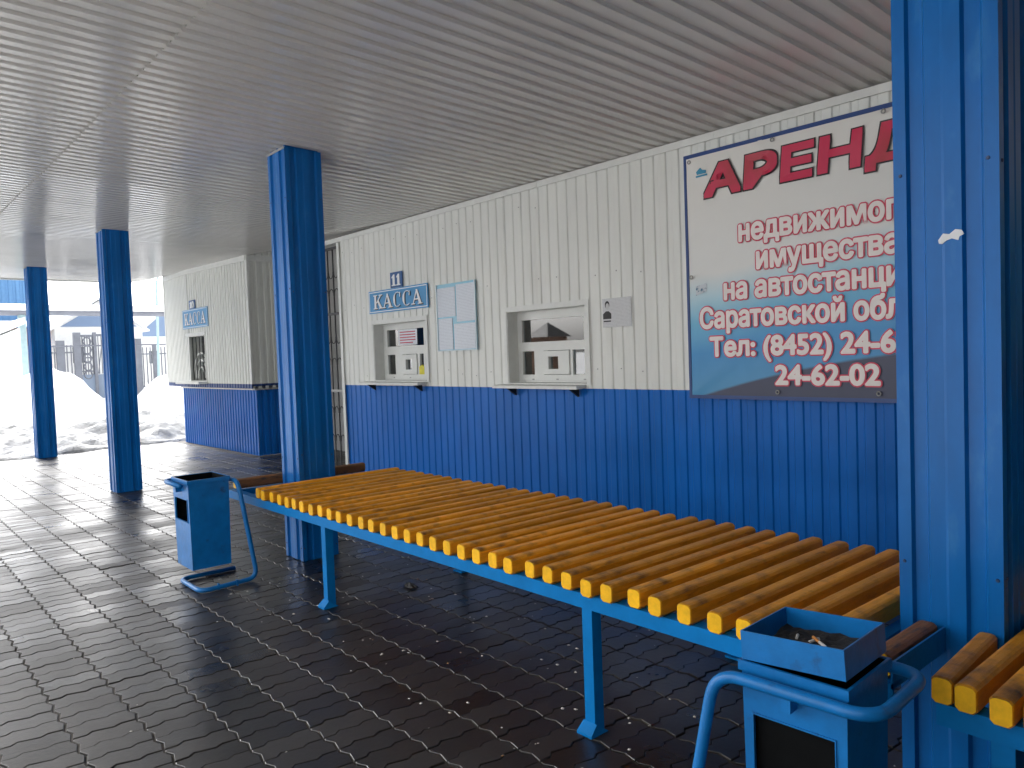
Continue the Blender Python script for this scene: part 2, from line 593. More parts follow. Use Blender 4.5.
# white upper sheets, cut round the windows
cuts = sorted([WX0 + 0.03, WX1, W1[0], W1[1], W2[0], W2[1]] + [-5.21 + 10 * PITCHM * k for k in range(2, 40) if -5.21 + 10 * PITCHM * k < WX1] + [-5.84])
for a, b in zip(cuts, cuts[1:]):
    if b - a < 0.02: continue
    hole = None
    for W in (W1, W2):
        if a >= W[0] - 0.01 and b <= W[1] + 0.01: hole = W
    z0 = hole[3] if hole else ZB
    wsheet(a, b, z0, ZT + 0.02, M_white, YW + random.uniform(0, 0.003), 'white_sheet')
    if hole:
        wsheet(a, b, ZB, hole[2], M_white, YW, 'white_sheet')
MB(HO).box(WX0, WX1, 4.74, 4.78, 2.6, 3.3).build('gap_shade_board', M_black, hall)  # added black board, stands for the darkness behind the ceiling gaps
MB(HO).box(WX0 + 0.02, WX1, YW + 0.03, YW + 0.05, 0, 0.06).build('base_strip', M_bluewall, hall)
# top trim (angle strip in lengths), corner trim
tx = [WX0 - 0.7, -6.5, -4.75, -3.0, -1.25, 0.5, 2.4, 4.3, 6.3, 8.3, 12.3, 16.3, 20.3, WX1]
for a, b in zip(tx, tx[1:]):
    MB(HO).box(a + 0.002, b, YW - 0.016 + random.uniform(0, .002), YW - 0.004, ZT - 0.022, ZT + 0.028).build('top_trim', M_trim, hall)
MB(HO).box(WX0 - 0.012, WX0 + 0.045, YW - 0.012, YW - 0.003, 0, ZT - 0.03).box(WX0 - 0.012, WX0 - 0.004, YW - 0.003, 5.6, 0, ZT).build('corner_trim', M_trim, hall)
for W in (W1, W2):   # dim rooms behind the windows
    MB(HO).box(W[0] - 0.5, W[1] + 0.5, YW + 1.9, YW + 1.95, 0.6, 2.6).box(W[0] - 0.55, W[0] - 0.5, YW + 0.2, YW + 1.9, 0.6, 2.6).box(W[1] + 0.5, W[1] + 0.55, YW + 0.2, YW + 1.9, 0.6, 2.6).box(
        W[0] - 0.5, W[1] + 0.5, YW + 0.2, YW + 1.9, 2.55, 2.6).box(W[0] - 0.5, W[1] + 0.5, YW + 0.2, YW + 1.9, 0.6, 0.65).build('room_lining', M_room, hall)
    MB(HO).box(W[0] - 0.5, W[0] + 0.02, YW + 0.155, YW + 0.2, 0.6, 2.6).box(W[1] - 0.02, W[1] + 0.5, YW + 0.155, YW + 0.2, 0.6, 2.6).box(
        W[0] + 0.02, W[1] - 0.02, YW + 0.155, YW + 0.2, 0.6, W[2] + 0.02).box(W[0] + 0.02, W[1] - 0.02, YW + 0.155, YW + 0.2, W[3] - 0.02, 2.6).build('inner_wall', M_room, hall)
sc = []
for zz in (1.28, 2.05, 2.70):
    for k in range(0, 44):
        xx = -1.475 + 0.25 * PITCHM + PITCHM * (k * 2 - 60)
        if WX0 + 0.1 < xx < WX1 - 0.1 and not any(W[0] - 0.06 < xx < W[1] + 0.06 and zz < 1.9 for W in (W1, W2)) and random.random() < 0.6:
            sc.append(Vector((xx + random.uniform(-.012, .012), YW - 0.0005, zz + random.uniform(-.03, .03))) - HO)
screws(sc, (0, -1, 0), 0.0055, hall, M_screww)


def window(W, up, lo, hatch, sq, right, name, lab):
    x0, x1, z0, z1 = W
    wd = MB(HO)
    yf = YW + 0.115
    # reveal lining and face casing
    t = 0.012
    wd.box(x0, x0 + t, YW - 0.004, yf + 0.04, z0, z1).box(x1 - t, x1, YW - 0.004, yf + 0.04, z0, z1)
    wd.box(x0 + t, x1 - t, YW - 0.004, yf + 0.04, z1 - t, z1).box(x0 + t, x1 - t, YW - 0.004, yf + 0.04, z0, z0 + t)
    win = wd.build('window', M_trim, hall)
    tag(win, lab)
    c = 0.035
    MB(HO).box(x0 - c, x0 + 0.002, YW - 0.010, YW - 0.005, z0, z1 + c).box(x1 - 0.002, x1 + c, YW - 0.010, YW - 0.005, z0, z1 + c).box(
        x0 + 0.002, x1 - 0.002, YW - 0.010, YW - 0.005, z1 - 0.002, z1 + c).build('casing', M_trim, win)
    # pvc frame members around four openings
    fr = MB(HO)
    y0, y1 = yf, yf + 0.05
    a0, a1, b0, b1 = x0 + t, x1 - t, z0 + t, z1 - t
    fr.box(a0, up[0], y0, y1, b0, b1).box(up[1], a1, y0, y1, b0, b1)
    fr.box(up[0], up[1], y0, y1, up[3], b1).box(up[0], up[1], y0, y1, lo[3], up[2]).box(up[0], up[1], y0, y1, b0, lo[2])
    fr.box(lo[1], hatch[0], y0, y1, lo[2], lo[3]).box(hatch[1], right[0], y0 + .003, y1, lo[2], lo[3])
    if right[1] < up[1] - 0.004:
        fr.box(right[1], up[1], y0, y1, lo[2], lo[3])
    fr.build('frame', M_pvc, win)
    # serving hatch: a panel with a small square opening
    hb = MB(HO)
    hx0, hx1, hz0, hz1 = hatch[0] + 0.004, hatch[1] - 0.004, lo[2] + 0.004, lo[3] - 0.004
    hb.box(hx0, sq[0], y0 - 0.008, y1 - 0.01, hz0, hz1).box(sq[1], hx1, y0 - 0.008, y1 - 0.01, hz0, hz1)
    hb.box(sq[0], sq[1], y0 - 0.008, y1 - 0.01, sq[3], hz1).box(sq[0], sq[1], y0 - 0.008, y1 - 0.01, hz0, sq[2])
    hb.build('hatch', M_pvc, win)
    for r in (up, lo, right, sq):
        MB(HO).box(r[0] - .001, r[1] + .001, y0 + 0.022, y0 + 0.026, r[2] - .001, r[3] + .001).build('pane', M_glass, win)
    # little drain caps on the bottom rail
    for f in (0.2, 0.52, 0.86):
        xx = a0 + (a1 - a0) * f
        MB(HO).box(xx - 0.012, xx + 0.012, y0 - 0.004, y0 - 0.001, b0 + 0.022, b0 + 0.032).build('drain_cap', M_screww, win)
    return win


w1 = window(W1, (-7.404, -6.69, 1.573, 1.757), (-7.404, -7.254, 1.262, 1.482), (-7.109, -6.824), (-7.04, -6.924, 1.315, 1.425), (-6.781, -6.705, 1.262, 1.482),
            'window', 'small ticket window under the number 11 sign')
w2 = window(W2, (-5.142, -4.375, 1.543, 1.741), (-5.142, -4.988, 1.254, 1.464), (-4.868, -4.547), (-4.803, -4.682, 1.303, 1.411), (-4.517, -4.375, 1.254, 1.464),
            'window', 'larger ticket window right of the paper board')


def sill(W, xl, xr, win):
    z = W[2] - 0.004
    s = MB(HO)
    s.prism([(YW + 0.10, z + 0.010), (YW - 0.115, z - 0.002), (YW - 0.115, z - 0.027), (YW + 0.10, z - 0.018)], 0, xl, xr)
    s.build('sill', M_trim, win)
    for xx in (xl + 0.18, xr - 0.10):
        MB(HO).prism([(YW - 0.004, z - 0.03), (YW - 0.10, z - 0.030), (YW - 0.004, z - 0.095)], 0, xx, xx + 0.025).build('bracket', M_black, win)


sill(W1, -7.70, -6.50, w1)
sill(W2, -5.31, -4.26, w2)

# things in the first ticket window
M_red = mat('red_print', (0.5, 0.03, 0.07), 0.6)
pp = empty('price_list', (-7.02, YW + 0.15, 1.585), 'paper with red lines stuck on the upper pane of the small ticket window', 'paper')
PO = Vector((-7.02, YW + 0.15, 1.585))
MB(PO).box(-7.20, -6.835, YW + 0.130, YW + 0.132, 1.585, 1.752).build('paper', M_paper, pp)
for k in range(5):
    zz = 1.73 - 0.029 * k
    MB(PO).box(-7.17, -6.865 - (0.05 if k == 4 else 0), YW + 0.128, YW + 0.1292, zz - 0.011, zz).build('printed_line', M_red, pp)
M_yel = mat('yellow_card', (0.75, 0.66, 0.03), 0.5, var=0.15, vscale=20)
o = MB((-6.74, YW + 0.2, 1.262)).prism([(-6.79, 1.262), (-6.70, 1.262), (-6.70, 1.34), (-6.735, 1.365), (-6.79, 1.345)], 1, YW + 0.112, YW + 0.132).build('yellow_packet', M_yel, None, (-6.74, YW + 0.2, 1.262))
tag(o, 'yellow packet in the bottom right pane of the small ticket window', 'packet')


# ------------------------------------------------------------------ lettering
def text_loops(s, shear=0.0):
    cu = bpy.data.curves.new('text', 'FONT')
    cu.body = s; cu.size = 1.0; cu.shear = shear
    cu.fill_mode = 'NONE'
    cu.resolution_u = 4
    ob = bpy.data.objects.new('text', cu)
    COL.objects.link(ob)
    dg = bpy.context.evaluated_depsgraph_get()
    me = bpy.data.meshes.new_from_object(ob.evaluated_get(dg))
    bpy.data.objects.remove(ob)
    nxt = {}
    for e in me.edges:
        nxt.setdefault(e.vertices[0], []).append(e.vertices[1])
        nxt.setdefault(e.vertices[1], []).append(e.vertices[0])
    seen, loops = set(), []
    for v in range(len(me.vertices)):
        if v in seen or v not in nxt: continue
        lp, cur = [v], v
        seen.add(v)
        step = [q for q in nxt[v] if q == v + 1] or nxt[v]
        cur = step[0]
        while cur not in seen:
            seen.add(cur); lp.append(cur)
            c = [q for q in nxt[cur] if q not in seen]
            if not c: break
            cur = c[0]
        if len(lp) > 2:
            loops.append([(me.vertices[i].co.x, me.vertices[i].co.y) for i in lp])
    return loops


def text_mesh(s, off=0.0, shear=0.0):
    """filled text as (vertices, triangles); overlapping strokes are filled one by one"""
    loops = text_loops(s, shear)
    def area(lp):
        return 0.5 * sum(lp[i - 1][0] * lp[i][1] - lp[i][0] * lp[i - 1][1] for i in range(len(lp)))
    A = [area(lp) for lp in loops]
    def is_hole(i):
        return any(A[i] * A[j] < 0 and abs(A[j]) > abs(A[i]) and inside(loops[i][0][0], loops[i][0][1], loops[j]) for j in range(len(loops)))
    hole = [is_hole(i) for i in range(len(loops))]
    outs = [lp for lp, h in zip(loops, hole) if not h]
    holes = [lp for lp, h in zip(loops, hole) if h]
    V, T = [], []
    for lp in outs:
        hs_ = [h for h in holes if inside(h[0][0], h[0][1], lp)]
        grp = [lp] + hs_
        tri = tessellate_polygon([[Vector((x, y, 0)) for x, y in g] for g in grp])
        b = len(V)
        for g in grp: V += g
        for t in tri:
            (x1, y1), (x2, y2), (x3, y3) = (V[b + i] for i in t)
            cr = (x2 - x1) * (y3 - y1) - (x3 - x1) * (y2 - y1)
            T.append(tuple(b + i for i in (t if cr > 0 else t[::-1])))
    return V, T


def bounds(me):
    xs = [v[0] for v in me[0]]; ys = [v[1] for v in me[0]]
    return min(xs), max(xs), min(ys), max(ys)


def letters(name, s, vis, x0, x1, zb, zt, y, m, parent, org, rad=0.0, n=12, capref='Н', shear=0.0, square=False):
    """lay text s on a wall facing -Y; the substring vis spans x0..x1 and capref spans zb..zt; rad thickens the strokes (metres)"""
    b = bounds(text_mesh(vis, 0.0, shear)); c = bounds(text_mesh(capref))
    sx = (x1 - x0) / (b[1] - b[0]); sz = (zt - zb) / (c[3] - c[2])
    me = text_mesh(s, 0.0, shear)
    base = [(x0 + (v[0] - b[0]) * sx, zb + (v[1] - c[2]) * sz) for v in me[0]]
    polys = me[1]
    mb = MB(org)
    offs = [(0, 0)] + [(rad * math.cos(2 * math.pi * k / n), rad * math.sin(2 * math.pi * k / n)) for k in range(n)]
    if square:
        q = (-1, -0.5, 0, 0.5, 1)
        offs = [(rad * i, rad * j) for i in q for j in q if max(abs(i), abs(j)) == 1 or (i == 0 and j == 0)]
    for k, (dx, dz) in enumerate(offs):
        mb.add([(px + dx, y - 0.00004 * k, pz + dz) for px, pz in base], polys)
    return mb.build(name, m, parent)


# rental banner ------------------------------------------------------
BX0, BX1, BZ0, BZ1 = -3.205, 0.55, 1.115, 2.745
YB = YW - 0.045
BO = Vector((BX0, YB, BZ0))


def banner_mat():
    m = bpy.data.materials.new('banner_print')
    m.use_nodes = True
    n, l = m.node_tree.nodes, m.node_tree.links
    b = n['Principled BSDF']; b.inputs['Roughness'].default_value = 0.42
    tc = n.new('ShaderNodeTexCoord'); sp = n.new('ShaderNodeSeparateXYZ')
    l.new(tc.outputs['Object'], sp.inputs[0])
    def math_(op, a, bb):
        q = n.new('ShaderNodeMath'); q.operation = op
        for i, t in enumerate((a, bb)):
            if isinstance(t, (int, float)): q.inputs[i].default_value = t
            else: l.new(t, q.inputs[i])
        return q.outputs[0]
    X, Z = sp.outputs[0], sp.outputs[2]
    nz = n.new('ShaderNodeTexNoise'); nz.inputs['Scale'].default_value = 1.3
    l.new(tc.outputs['Object'], nz.inputs['Vector'])
    # sky-like print: white above, pale blue to strong blue below, tilted
    h = math_('ADD', Z, math_('MULTIPLY', X, -0.13))
    h = math_('ADD', h, math_('MULTIPLY', math_('SUBTRACT', nz.outputs[0], 0.5), 0.22))
    cr = n.new('ShaderNodeValToRGB')
    e = cr.color_ramp.elements
    e[0].position = 0.0; e[0].color = (0.055, 0.28, 0.52, 1)
    e[1].position = 1.0; e[1].color = (0.74, 0.73, 0.69, 1)
    for p_, c_ in ((0.20, (0.03, 0.26, 0.57, 1)), (0.36, (0.13, 0.43, 0.65, 1)), (0.47, (0.38, 0.60, 0.70, 1)), (0.60, (0.70, 0.71, 0.69, 1))):
        q = cr.color_ramp.elements.new(p_); q.color = c_
    l.new(math_('DIVIDE', h, 1.35), cr.inputs[0])
    # navy swoosh rising to the right
    cur = math_('SUBTRACT', math_('MULTIPLY', X, 0.305), math_('MULTIPLY', math_('MULTIPLY', X, X), 0.072))
    cur = math_('SUBTRACT', cur, 0.02)
    k = math_('MULTIPLY', math_('SUBTRACT', cur, Z), 60.0)
    cl = n.new('ShaderNodeClamp'); l.new(k, cl.inputs[0])
    mx = n.new('ShaderNodeMix'); mx.data_type = 'RGBA'
    l.new(cl.outputs[0], mx.inputs['Factor']); l.new(cr.outputs[0], mx.inputs['A']); mx.inputs['B'].default_value = (0.028, 0.036, 0.085, 1)
    l.new(mx.outputs['Result'], b.inputs['Base Color'])
    return m


banner = empty('rental_banner', BO, 'large rental banner with red heading and white lettering on pale to blue print', 'banner')
NX, NZ = 150, 60


def wrinkle(x, z):
    """slack of the cloth: folds run from the eyelets"""
    d = 0.0
    for gx, gz, ax, az, amp in ((-3.19, 2.73, 0.75, -0.66, 0.0055), (-1.87, 2.73, -0.8, -0.6, 0.0075), (-2.65, 2.73, 0.35, -0.93, 0.0045), (-3.19, 1.13, 0.8, 0.6, 0.0060), (-3.19, 1.9, 0.9, -0.3, 0.0038)):
        dx, dz = x - gx, z - gz
        t = dx * ax + dz * az
        s = -dx * az + dz * ax
        if t > 0:
            d += amp * math.exp(-t / 0.55) * math.cos(s / (0.022 + 0.05 * t)) * math.exp(-(s / (0.05 + 0.22 * t)) ** 2)
    d += 0.004 * mnoise.noise(Vector((x * 1.7, z * 1.7, 3.1)))
    return -d


vs, fs = [], []
for j in range(NZ + 1):
    for i in range(NX + 1):
        x = BX0 + (BX1 - BX0) * i / NX; z = BZ0 + (BZ1 - BZ0) * j / NZ
        vs.append((x, YB + wrinkle(x, z), z))
for j in range(NZ):
    for i in range(NX):
        a = j * (NX + 1) + i
        fs.append((a, a + 1, a + NX + 2, a + NX + 1))
MB(BO).add(vs, fs).build('cloth', banner_mat(), banner, smooth=True)
M_frame = mat('banner_frame_blue', (0.012, 0.05, 0.20), 0.45)
fw = 0.022
for name, bx in (('frame_rail', (BX0 - fw, BX1 + fw, BZ1 - 0.004, BZ1 + fw)), ('frame_rail', (BX0 - fw, BX1 + fw, BZ0 - fw, BZ0 + 0.002)),
                 ('frame_rail', (BX0 - fw, BX0 - 0.002, BZ0 + 0.002, BZ1 - 0.004)), ('frame_rail', (BX1 + 0.002, BX1 + fw, BZ0 + 0.002, BZ1 - 0.004))):
    MB(BO).box(bx[0], bx[1], YB - 0.002, YB + 0.035, bx[2], bx[3]).build(name, M_frame, banner)
# eyelets
ring = [(math.cos(a) * 0.011, 0, math.sin(a) * 0.011) for a in [2 * math.pi * k / 14 for k in range(14)]]
eye_me = MB().tube(ring, 0.004, 6, closed=True).mesh('eyelet', M_screww)
for ex, ez in ((-3.175, 2.715), (-2.55, 2.725), (-1.87, 2.725), (-2.55, 1.145), (-1.92, 1.145), (-3.18, 1.93), (-1.2, 2.72), (-1.2, 1.14)):
    link('eyelet', eye_me, banner, Vector((ex, YB - 0.012, ez)) - BO)
M_txtw = mat('banner_white_ink', (0.80, 0.73, 0.70), 0.45)
M_txtr = mat('banner_red_outline_ink', (0.62, 0.045, 0.10), 0.45)
M_txtk = mat('banner_black_ink', (0.02, 0.012, 0.015), 0.45)
M_txtc = mat('banner_crimson_ink', (0.60, 0.025, 0.085), 0.45, col2=(0.40, 0.04, 0.05), c2scale=2.2, c2lo=0.5, c2hi=0.7)


def wrap(o):
    """let print follow the slack of the cloth"""
    for v in o.data.vertices:
        p = v.co + BO
        v.co.y += wrinkle(p.x, p.z)


L1 = [('недвижимого', 'недвижимог', -2.80, -1.80, 2.128, 2.264), ('имущества', 'имущества', -2.675, -1.80, 1.938, 2.075), ('на автостанциях', 'на автостанци', -2.92, -1.79, 1.758, 1.895),
      ('Саратовской области', 'Саратовской обл', -3.115, -1.79, 1.575, 1.71), ('Тел: (8452) 24-62', 'Тел: (8452) 24-62', -3.04, -1.74, 1.384, 1.508), ('24-62-02', '24-62-02', -2.56, -1.915, 1.196, 1.318)]
for s, vis, xa, xb, zb, zt in L1:
    wrap(letters('lettering_outline', s, vis, xa, xb, zb, zt, YB - 0.0075, M_txtr, banner, BO, rad=0.0150, n=14))
    wrap(letters('lettering', s, vis, xa, xb, zb, zt, YB - 0.0100, M_txtw, banner, BO, rad=0.0068))
wrap(letters('heading_outline', 'АРЕНДА', 'АРЕ', -3.05, -2.29, 2.462, 2.655, YB - 0.0075, M_txtk, banner, BO, rad=0.0215, square=True, shear=0.06))
wrap(letters('heading', 'АРЕНДА', 'АРЕ', -3.05, -2.29, 2.462, 2.655, YB - 0.0110, M_txtc, banner, BO, rad=0.0125, square=True, shear=0.06))
M_cyan = mat('banner_cyan_ink', (0.03, 0.26, 0.42), 0.5)
hb = MB(BO)
hb.add([(-3.125, YB - 0.006, 2.60), (-3.03, YB - 0.006, 2.60), (-3.03, YB - 0.006, 2.612), (-3.125, YB - 0.006, 2.612)], [(0, 1, 2, 3)])
hb.add([(-3.115, YB - 0.006, 2.618), (-3.04, YB - 0.006, 2.618), (-3.04, YB - 0.006, 2.638), (-3.07, YB - 0.006, 2.643), (-3.085, YB - 0.006, 2.662), (-3.12, YB - 0.006, 2.638)], [(0, 1, 2, 3, 4, 5)])
wrap(hb.build('house_emblem', M_cyan, banner))
hb = MB(BO)
hb.add([(-3.15, YB - 0.006, 1.80), (-3.06, YB - 0.006, 1.825), (-3.06, YB - 0.006, 1.88), (-3.15, YB - 0.006, 1.865)], [(0, 1, 2, 3)])
wrap(hb.build('torn_sticker', mat('torn_sticker', (0.55, 0.60, 0.64), 0.6, col2=(0.05, 0.15, 0.25), c2scale=40, c2lo=0.5, c2hi=0.6), banner))


# cash desk signs ----------------------------------------------------
def serif_word(x0, x1, z0, z1, y, m, parent, org, name, dx=0, dz=0):
    """КАССА in a bookish serif face drawn as polygons; one mesh per letter"""
    H = z1 - z0
    cells = [(0.00, 0.205), (0.195, 0.41), (0.425, 0.595), (0.615, 0.785), (0.79, 1.005)]
    W = x1 - x0
    def put(polys, a, b):
        mb = MB(org)
        for k, poly in enumerate(polys):
            pts = [(x0 + W * (a + (b - a) * px) + dx, y - 0.0004 * k, z0 + H * pz + dz) for px, pz in poly]
            ar = sum(pts[i][0] * pts[(i + 1) % len(pts)][2] - pts[(i + 1) % len(pts)][0] * pts[i][2] for i in range(len(pts)))
            q = tuple(range(len(pts)))
            mb.add(pts, [q if ar > 0 else q[::-1]])
        mb.build(name, m, parent)
    K = [[(0.10, 0), (0.30, 0), (0.30, 1), (0.10, 1)], [(0.0, 0), (0.42, 0), (0.42, .07), (0.0, .07)], [(0.0, .93), (0.42, .93), (0.42, 1), (0, 1)],
         [(0.30, .44), (0.74, .96), (0.86, .96), (0.36, .40)], [(0.40, .56), (0.56, .62), (0.95, .0), (0.70, .0)], [(0.58, .0), (1.0, .0), (1.0, .07), (0.58, .07)], [(0.60, .93), (0.97, .93), (.97, 1), (.60, 1)]]
    A = [[(0.10, 0), (0.17, 0), (0.50, .86), (0.46, 1.0)], [(0.42, 1.0), (0.56, 1.0), (0.92, 0), (0.68, 0)], [(0.22, .30), (0.74, .30), (0.72, .38), (0.25, .38)],
         [(0.0, 0), (0.32, 0), (0.32, .07), (0, .07)], [(0.58, 0), (1.0, 0), (1.0, .07), (.58, .07)]]
    C = []
    n = 14
    arc = [math.radians(48 + (312 - 48) * i / n) for i in range(n + 1)]
    for a, b in zip(arc, arc[1:]):
        def pt(t, inner):
            th = 0.24 * max(0.16, abs(math.cos(t))) if math.cos(t) < 0 else 0.055
            ro = (0.5, 0.52)
            return (0.52 + (ro[0] - (th if inner else 0)) * math.cos(t), 0.5 + (ro[1] - (0.05 if inner else 0)) * math.sin(t))
        C.append([pt(a, 0), pt(b, 0), pt(b, 1), pt(a, 1)])
    C.append([(0.80, .66), (0.90, .66), (0.92, 1.0), (0.86, 1.0)])
    for poly, (a, b) in zip((K, A, C, C, A), cells):
        put(poly, a, b)


M_signblue = mat('sign_sky_blue', (0.045, 0.27, 0.55), 0.4, var=0.05, vscale=5)
M_signdark = mat('sign_dark_blue', (0.012, 0.085, 0.26), 0.4)
M_signwhite = mat('sign_white', (0.78, 0.80, 0.80), 0.4)
M_signgrey = mat('sign_border_grey', (0.35, 0.55, 0.66), 0.4)


def cash_sign(x0, x1, z0, z1, px0, px1, pz1, y, num, label1, label2):
    org = Vector((x0, y, z0))
    s = empty('cash_desk_sign', org, label1, 'sign', 'cash desk signs')
    MB(org).box(x0, x1, y - 0.012, y, z0, z1).build('plate', M_signblue, s)
    b = 0.018
    for q in ((x0 + .01, x1 - .01, z1 - .012 - b * .5, z1 - .012), (x0 + .01, x1 - .01, z0 + .012, z0 + .012 + b * .5), (x0 + .01, x0 + .01 + b * .5, z0 + .012 + b * .5, z1 - .012 - b * .5), (x1 - .01 - b * .5, x1 - .01, z0 + .012 + b * .5, z1 - .012 - b * .5)):
        MB(org).box(q[0], q[1], y - 0.0135, y - 0.0121, q[2], q[3]).build('border', M_signwhite, s)
    h = z1 - z0; wd = x1 - x0
    serif_word(x0 + wd * .09, x1 - wd * .08, z0 + h * .19, z1 - h * .19, y - 0.0128, M_txtk, s, org, 'letter_shadow', 0.012, -0.010)
    serif_word(x0 + wd * .09, x1 - wd * .08, z0 + h * .19, z1 - h * .19, y - 0.0165, M_signwhite, s, org, 'letter')
    org2 = Vector((px0, y, z1 + 0.004))
    n = empty('number_plate', org2, label2, 'sign', 'cash desk number plates')
    MB(org2).box(px0, px1, y - 0.010, y, z1 + 0.004, pz1).build('plate', M_signdark, n)
    hh = pz1 - z1
    pw = (px1 - px0)
    def one(cx):
        MB(org2).add([(cx - .10 * pw, y - .0112, z1 + hh * .2), (cx + .09 * pw, y - .0112, z1 + hh * .2), (cx + .09 * pw, y - .0112, z1 + hh * .86), (cx - .03 * pw, y - .0112, z1 + hh * .86),
                      (cx - .17 * pw, y - .0112, z1 + hh * .70), (cx - .17 * pw, y - .0112, z1 + hh * .62), (cx - .10 * pw, y - .0112, z1 + hh * .66)], [(0, 1, 2, 3, 4, 5, 6)]).box(
            cx - .18 * pw, cx + .17 * pw, y - .0122, y - .0114, z1 + hh * .14, z1 + hh * .21).build('digit', M_signwhite, n)
    one(px0 + pw * .30)
    if num == '11':
        one(px0 + pw * .70)
    else:
        ringp = [(px0 + pw * .70 + math.cos(a) * pw * .15, y - .0112, z1 + hh * .5 + math.sin(a) * hh * .30) for a in [2 * math.pi * k / 18 for k in range(18)]]
        MB(org2).tube(ringp, pw * .055, 6, closed=True).build('digit', M_signwhite, n)


cash_sign(-7.545, -6.40, 1.946, 2.193, -7.09, -6.86, 2.362, YW - 0.004, '11', 'blue КАССА sign with white border above the small ticket window', 'small dark blue number 11 plate on top of the blue sign')

# pocket board with four papers
M_board = mat('pale_blue_plastic', (0.22, 0.50, 0.66), 0.25, var=0.05)


def print_mat(name, base, ink, scale, amount):
    m = bpy.data.materials.new(name)
    m.use_nodes = True
    n, l = m.node_tree.nodes, m.node_tree.links
    b = n['Principled BSDF']; b.inputs['Roughness'].default_value = 0.35
    g = n.new('ShaderNodeTexCoord')
    wv = n.new('ShaderNodeTexWave'); wv.bands_direction = 'Z'; wv.inputs['Scale'].default_value = scale
    wv.inputs['Distortion'].default_value = 0.0
    nz = n.new('ShaderNodeTexNoise'); nz.inputs['Scale'].default_value = 60
    l.new(g.outputs['Object'], wv.inputs['Vector']); l.new(g.outputs['Object'], nz.inputs['Vector'])
    q = n.new('ShaderNodeMath'); q.operation = 'MULTIPLY'; l.new(wv.outputs['Fac'], q.inputs[0]); l.new(nz.outputs['Fac'], q.inputs[1])
    q2 = n.new('ShaderNodeMath'); q2.operation = 'MULTIPLY'; l.new(q.outputs[0], q2.inputs[0]); q2.inputs[1].default_value = amount
    mx = n.new('ShaderNodeMix'); mx.data_type = 'RGBA'
    l.new(q2.outputs[0], mx.inputs['Factor']); mx.inputs['A'].default_value = (*base, 1); mx.inputs['B'].default_value = (*ink, 1)
    l.new(mx.outputs['Result'], b.inputs['Base Color'])
    return m


M_doc = print_mat('printed_document', (0.66, 0.71, 0.78), (0.12, 0.14, 0.2), 22, 0.55)
org = Vector((-6.25, YW - 0.004, 1.5))
bd = empty('information_board', org, 'pale blue plastic pocket board holding four white papers', 'notice board')
MB(org).box(-6.25, -5.63, YW - 0.012, YW - 0.004, 1.497, 2.152).build('backing', M_board, bd)
for q in ((-6.235, -5.945, 1.83, 2.115), (-5.925, -5.645, 1.775, 2.13), (-6.23, -6.00, 1.51, 1.815), (-5.975, -5.65, 1.51, 1.755)):
    MB(org).box(q[0], q[1], YW - 0.0165 - random.uniform(0, .002), YW - 0.0125, q[2], q[3]).build('paper', M_doc, bd)
M_gloss = mat('plastic_edge', (0.55, 0.66, 0.72), 0.2)
for q in ((-6.252, -6.24, 1.497, 2.152), (-5.64, -5.628, 1.497, 2.152), (-6.24, -5.64, 1.495, 1.505)):
    MB(org).box(q[0], q[1], YW - 0.022, YW - 0.0125, q[2], q[3]).build('plastic_edge', M_gloss, bd)

# notice with a portrait
org = Vector((-4.055, YW - 0.003, 1.62))
nb = empty('paper_notice', org, 'small white paper notice with a dark portrait taped right of the larger ticket window', 'notice')
M_doc2 = print_mat('notice_print', (0.60, 0.61, 0.62), (0.10, 0.10, 0.11), 30, 0.5)
MB(org).box(-4.055, -3.765, YW - 0.0055, YW - 0.003, 1.625, 1.848).build('paper', M_doc2, nb)
M_ink = mat('portrait_ink', (0.03, 0.03, 0.03), 0.6)
M_inkl = mat('portrait_pale', (0.5, 0.5, 0.5), 0.6)
yy = YW - 0.0062
def blob(cx, cz, rx, rz, y, m, name):
    n = 16
    MB(org).add([(cx + rx * math.cos(2 * math.pi * k / n), y, cz + rz * math.sin(2 * math.pi * k / n)) for k in range(n)], [tuple(range(n))]).build(name, m, nb)
blob(-4.005, 1.80, 0.024, 0.030, yy, M_ink, 'portrait_hair')
blob(-4.003, 1.788, 0.017, 0.024, yy - 0.0006, M_inkl, 'portrait_face')
MB(org).add([(-4.05, yy, 1.69), (-3.965, yy, 1.69), (-3.965, yy, 1.73), (-3.99, yy, 1.75), (-4.02, yy, 1.75), (-4.05, yy, 1.73)], [(0, 1, 2, 3, 4, 5)]).build('portrait_coat', M_ink, nb)
MB(org).box(-4.045, -3.97, yy - .0004, yy, 1.668, 1.678).build('caption', M_ink, nb)


# ------------------------------------------------------------------ passage and grille beside the hall
pas = empty('passage_wall', (-9.8, 5.9, 0), 'light grey wall at the back of the passage behind the iron grille', 'wall')
MB((-9.8, 5.9, 0)).box(-11.6, -8.2, 5.9, 6.0, 0, 3.3).build('wall_face', M_grey, pas)
for k in range(6):
    MB((-9.8, 5.9, 0)).box(-8.95 + k * 0.13, -8.90 + k * 0.13, 5.86, 5.9, 0, 3.0).build('batten', M_grey, pas)
gr = empty('iron_grille', (-9.0, YW + 0.1, 0), 'dark wrought iron grille with curls between the column and the white wall', 'grille')
GO = Vector((-9.0, YW + 0.1, 0))
yg = YW + 0.10
gx0, gx1 = -9.60, WX0 - 0.02
for q in ((gx0, gx0 + 0.035), (gx1 - 0.035, gx1)):
    MB(GO).box(q[0], q[1], yg - .015, yg + .015, 0.02, 2.84).build('frame_post', M_iron, gr)
for zz in (0.08, 1.05, 2.0, 2.8):
    MB(GO).box(gx0 + .035, gx1 - .035, yg - .012, yg + .012, zz, zz + 0.03).build('rail', M_grey if zz == 1.05 else M_iron, gr)
k = 0
xx = gx0 + 0.13
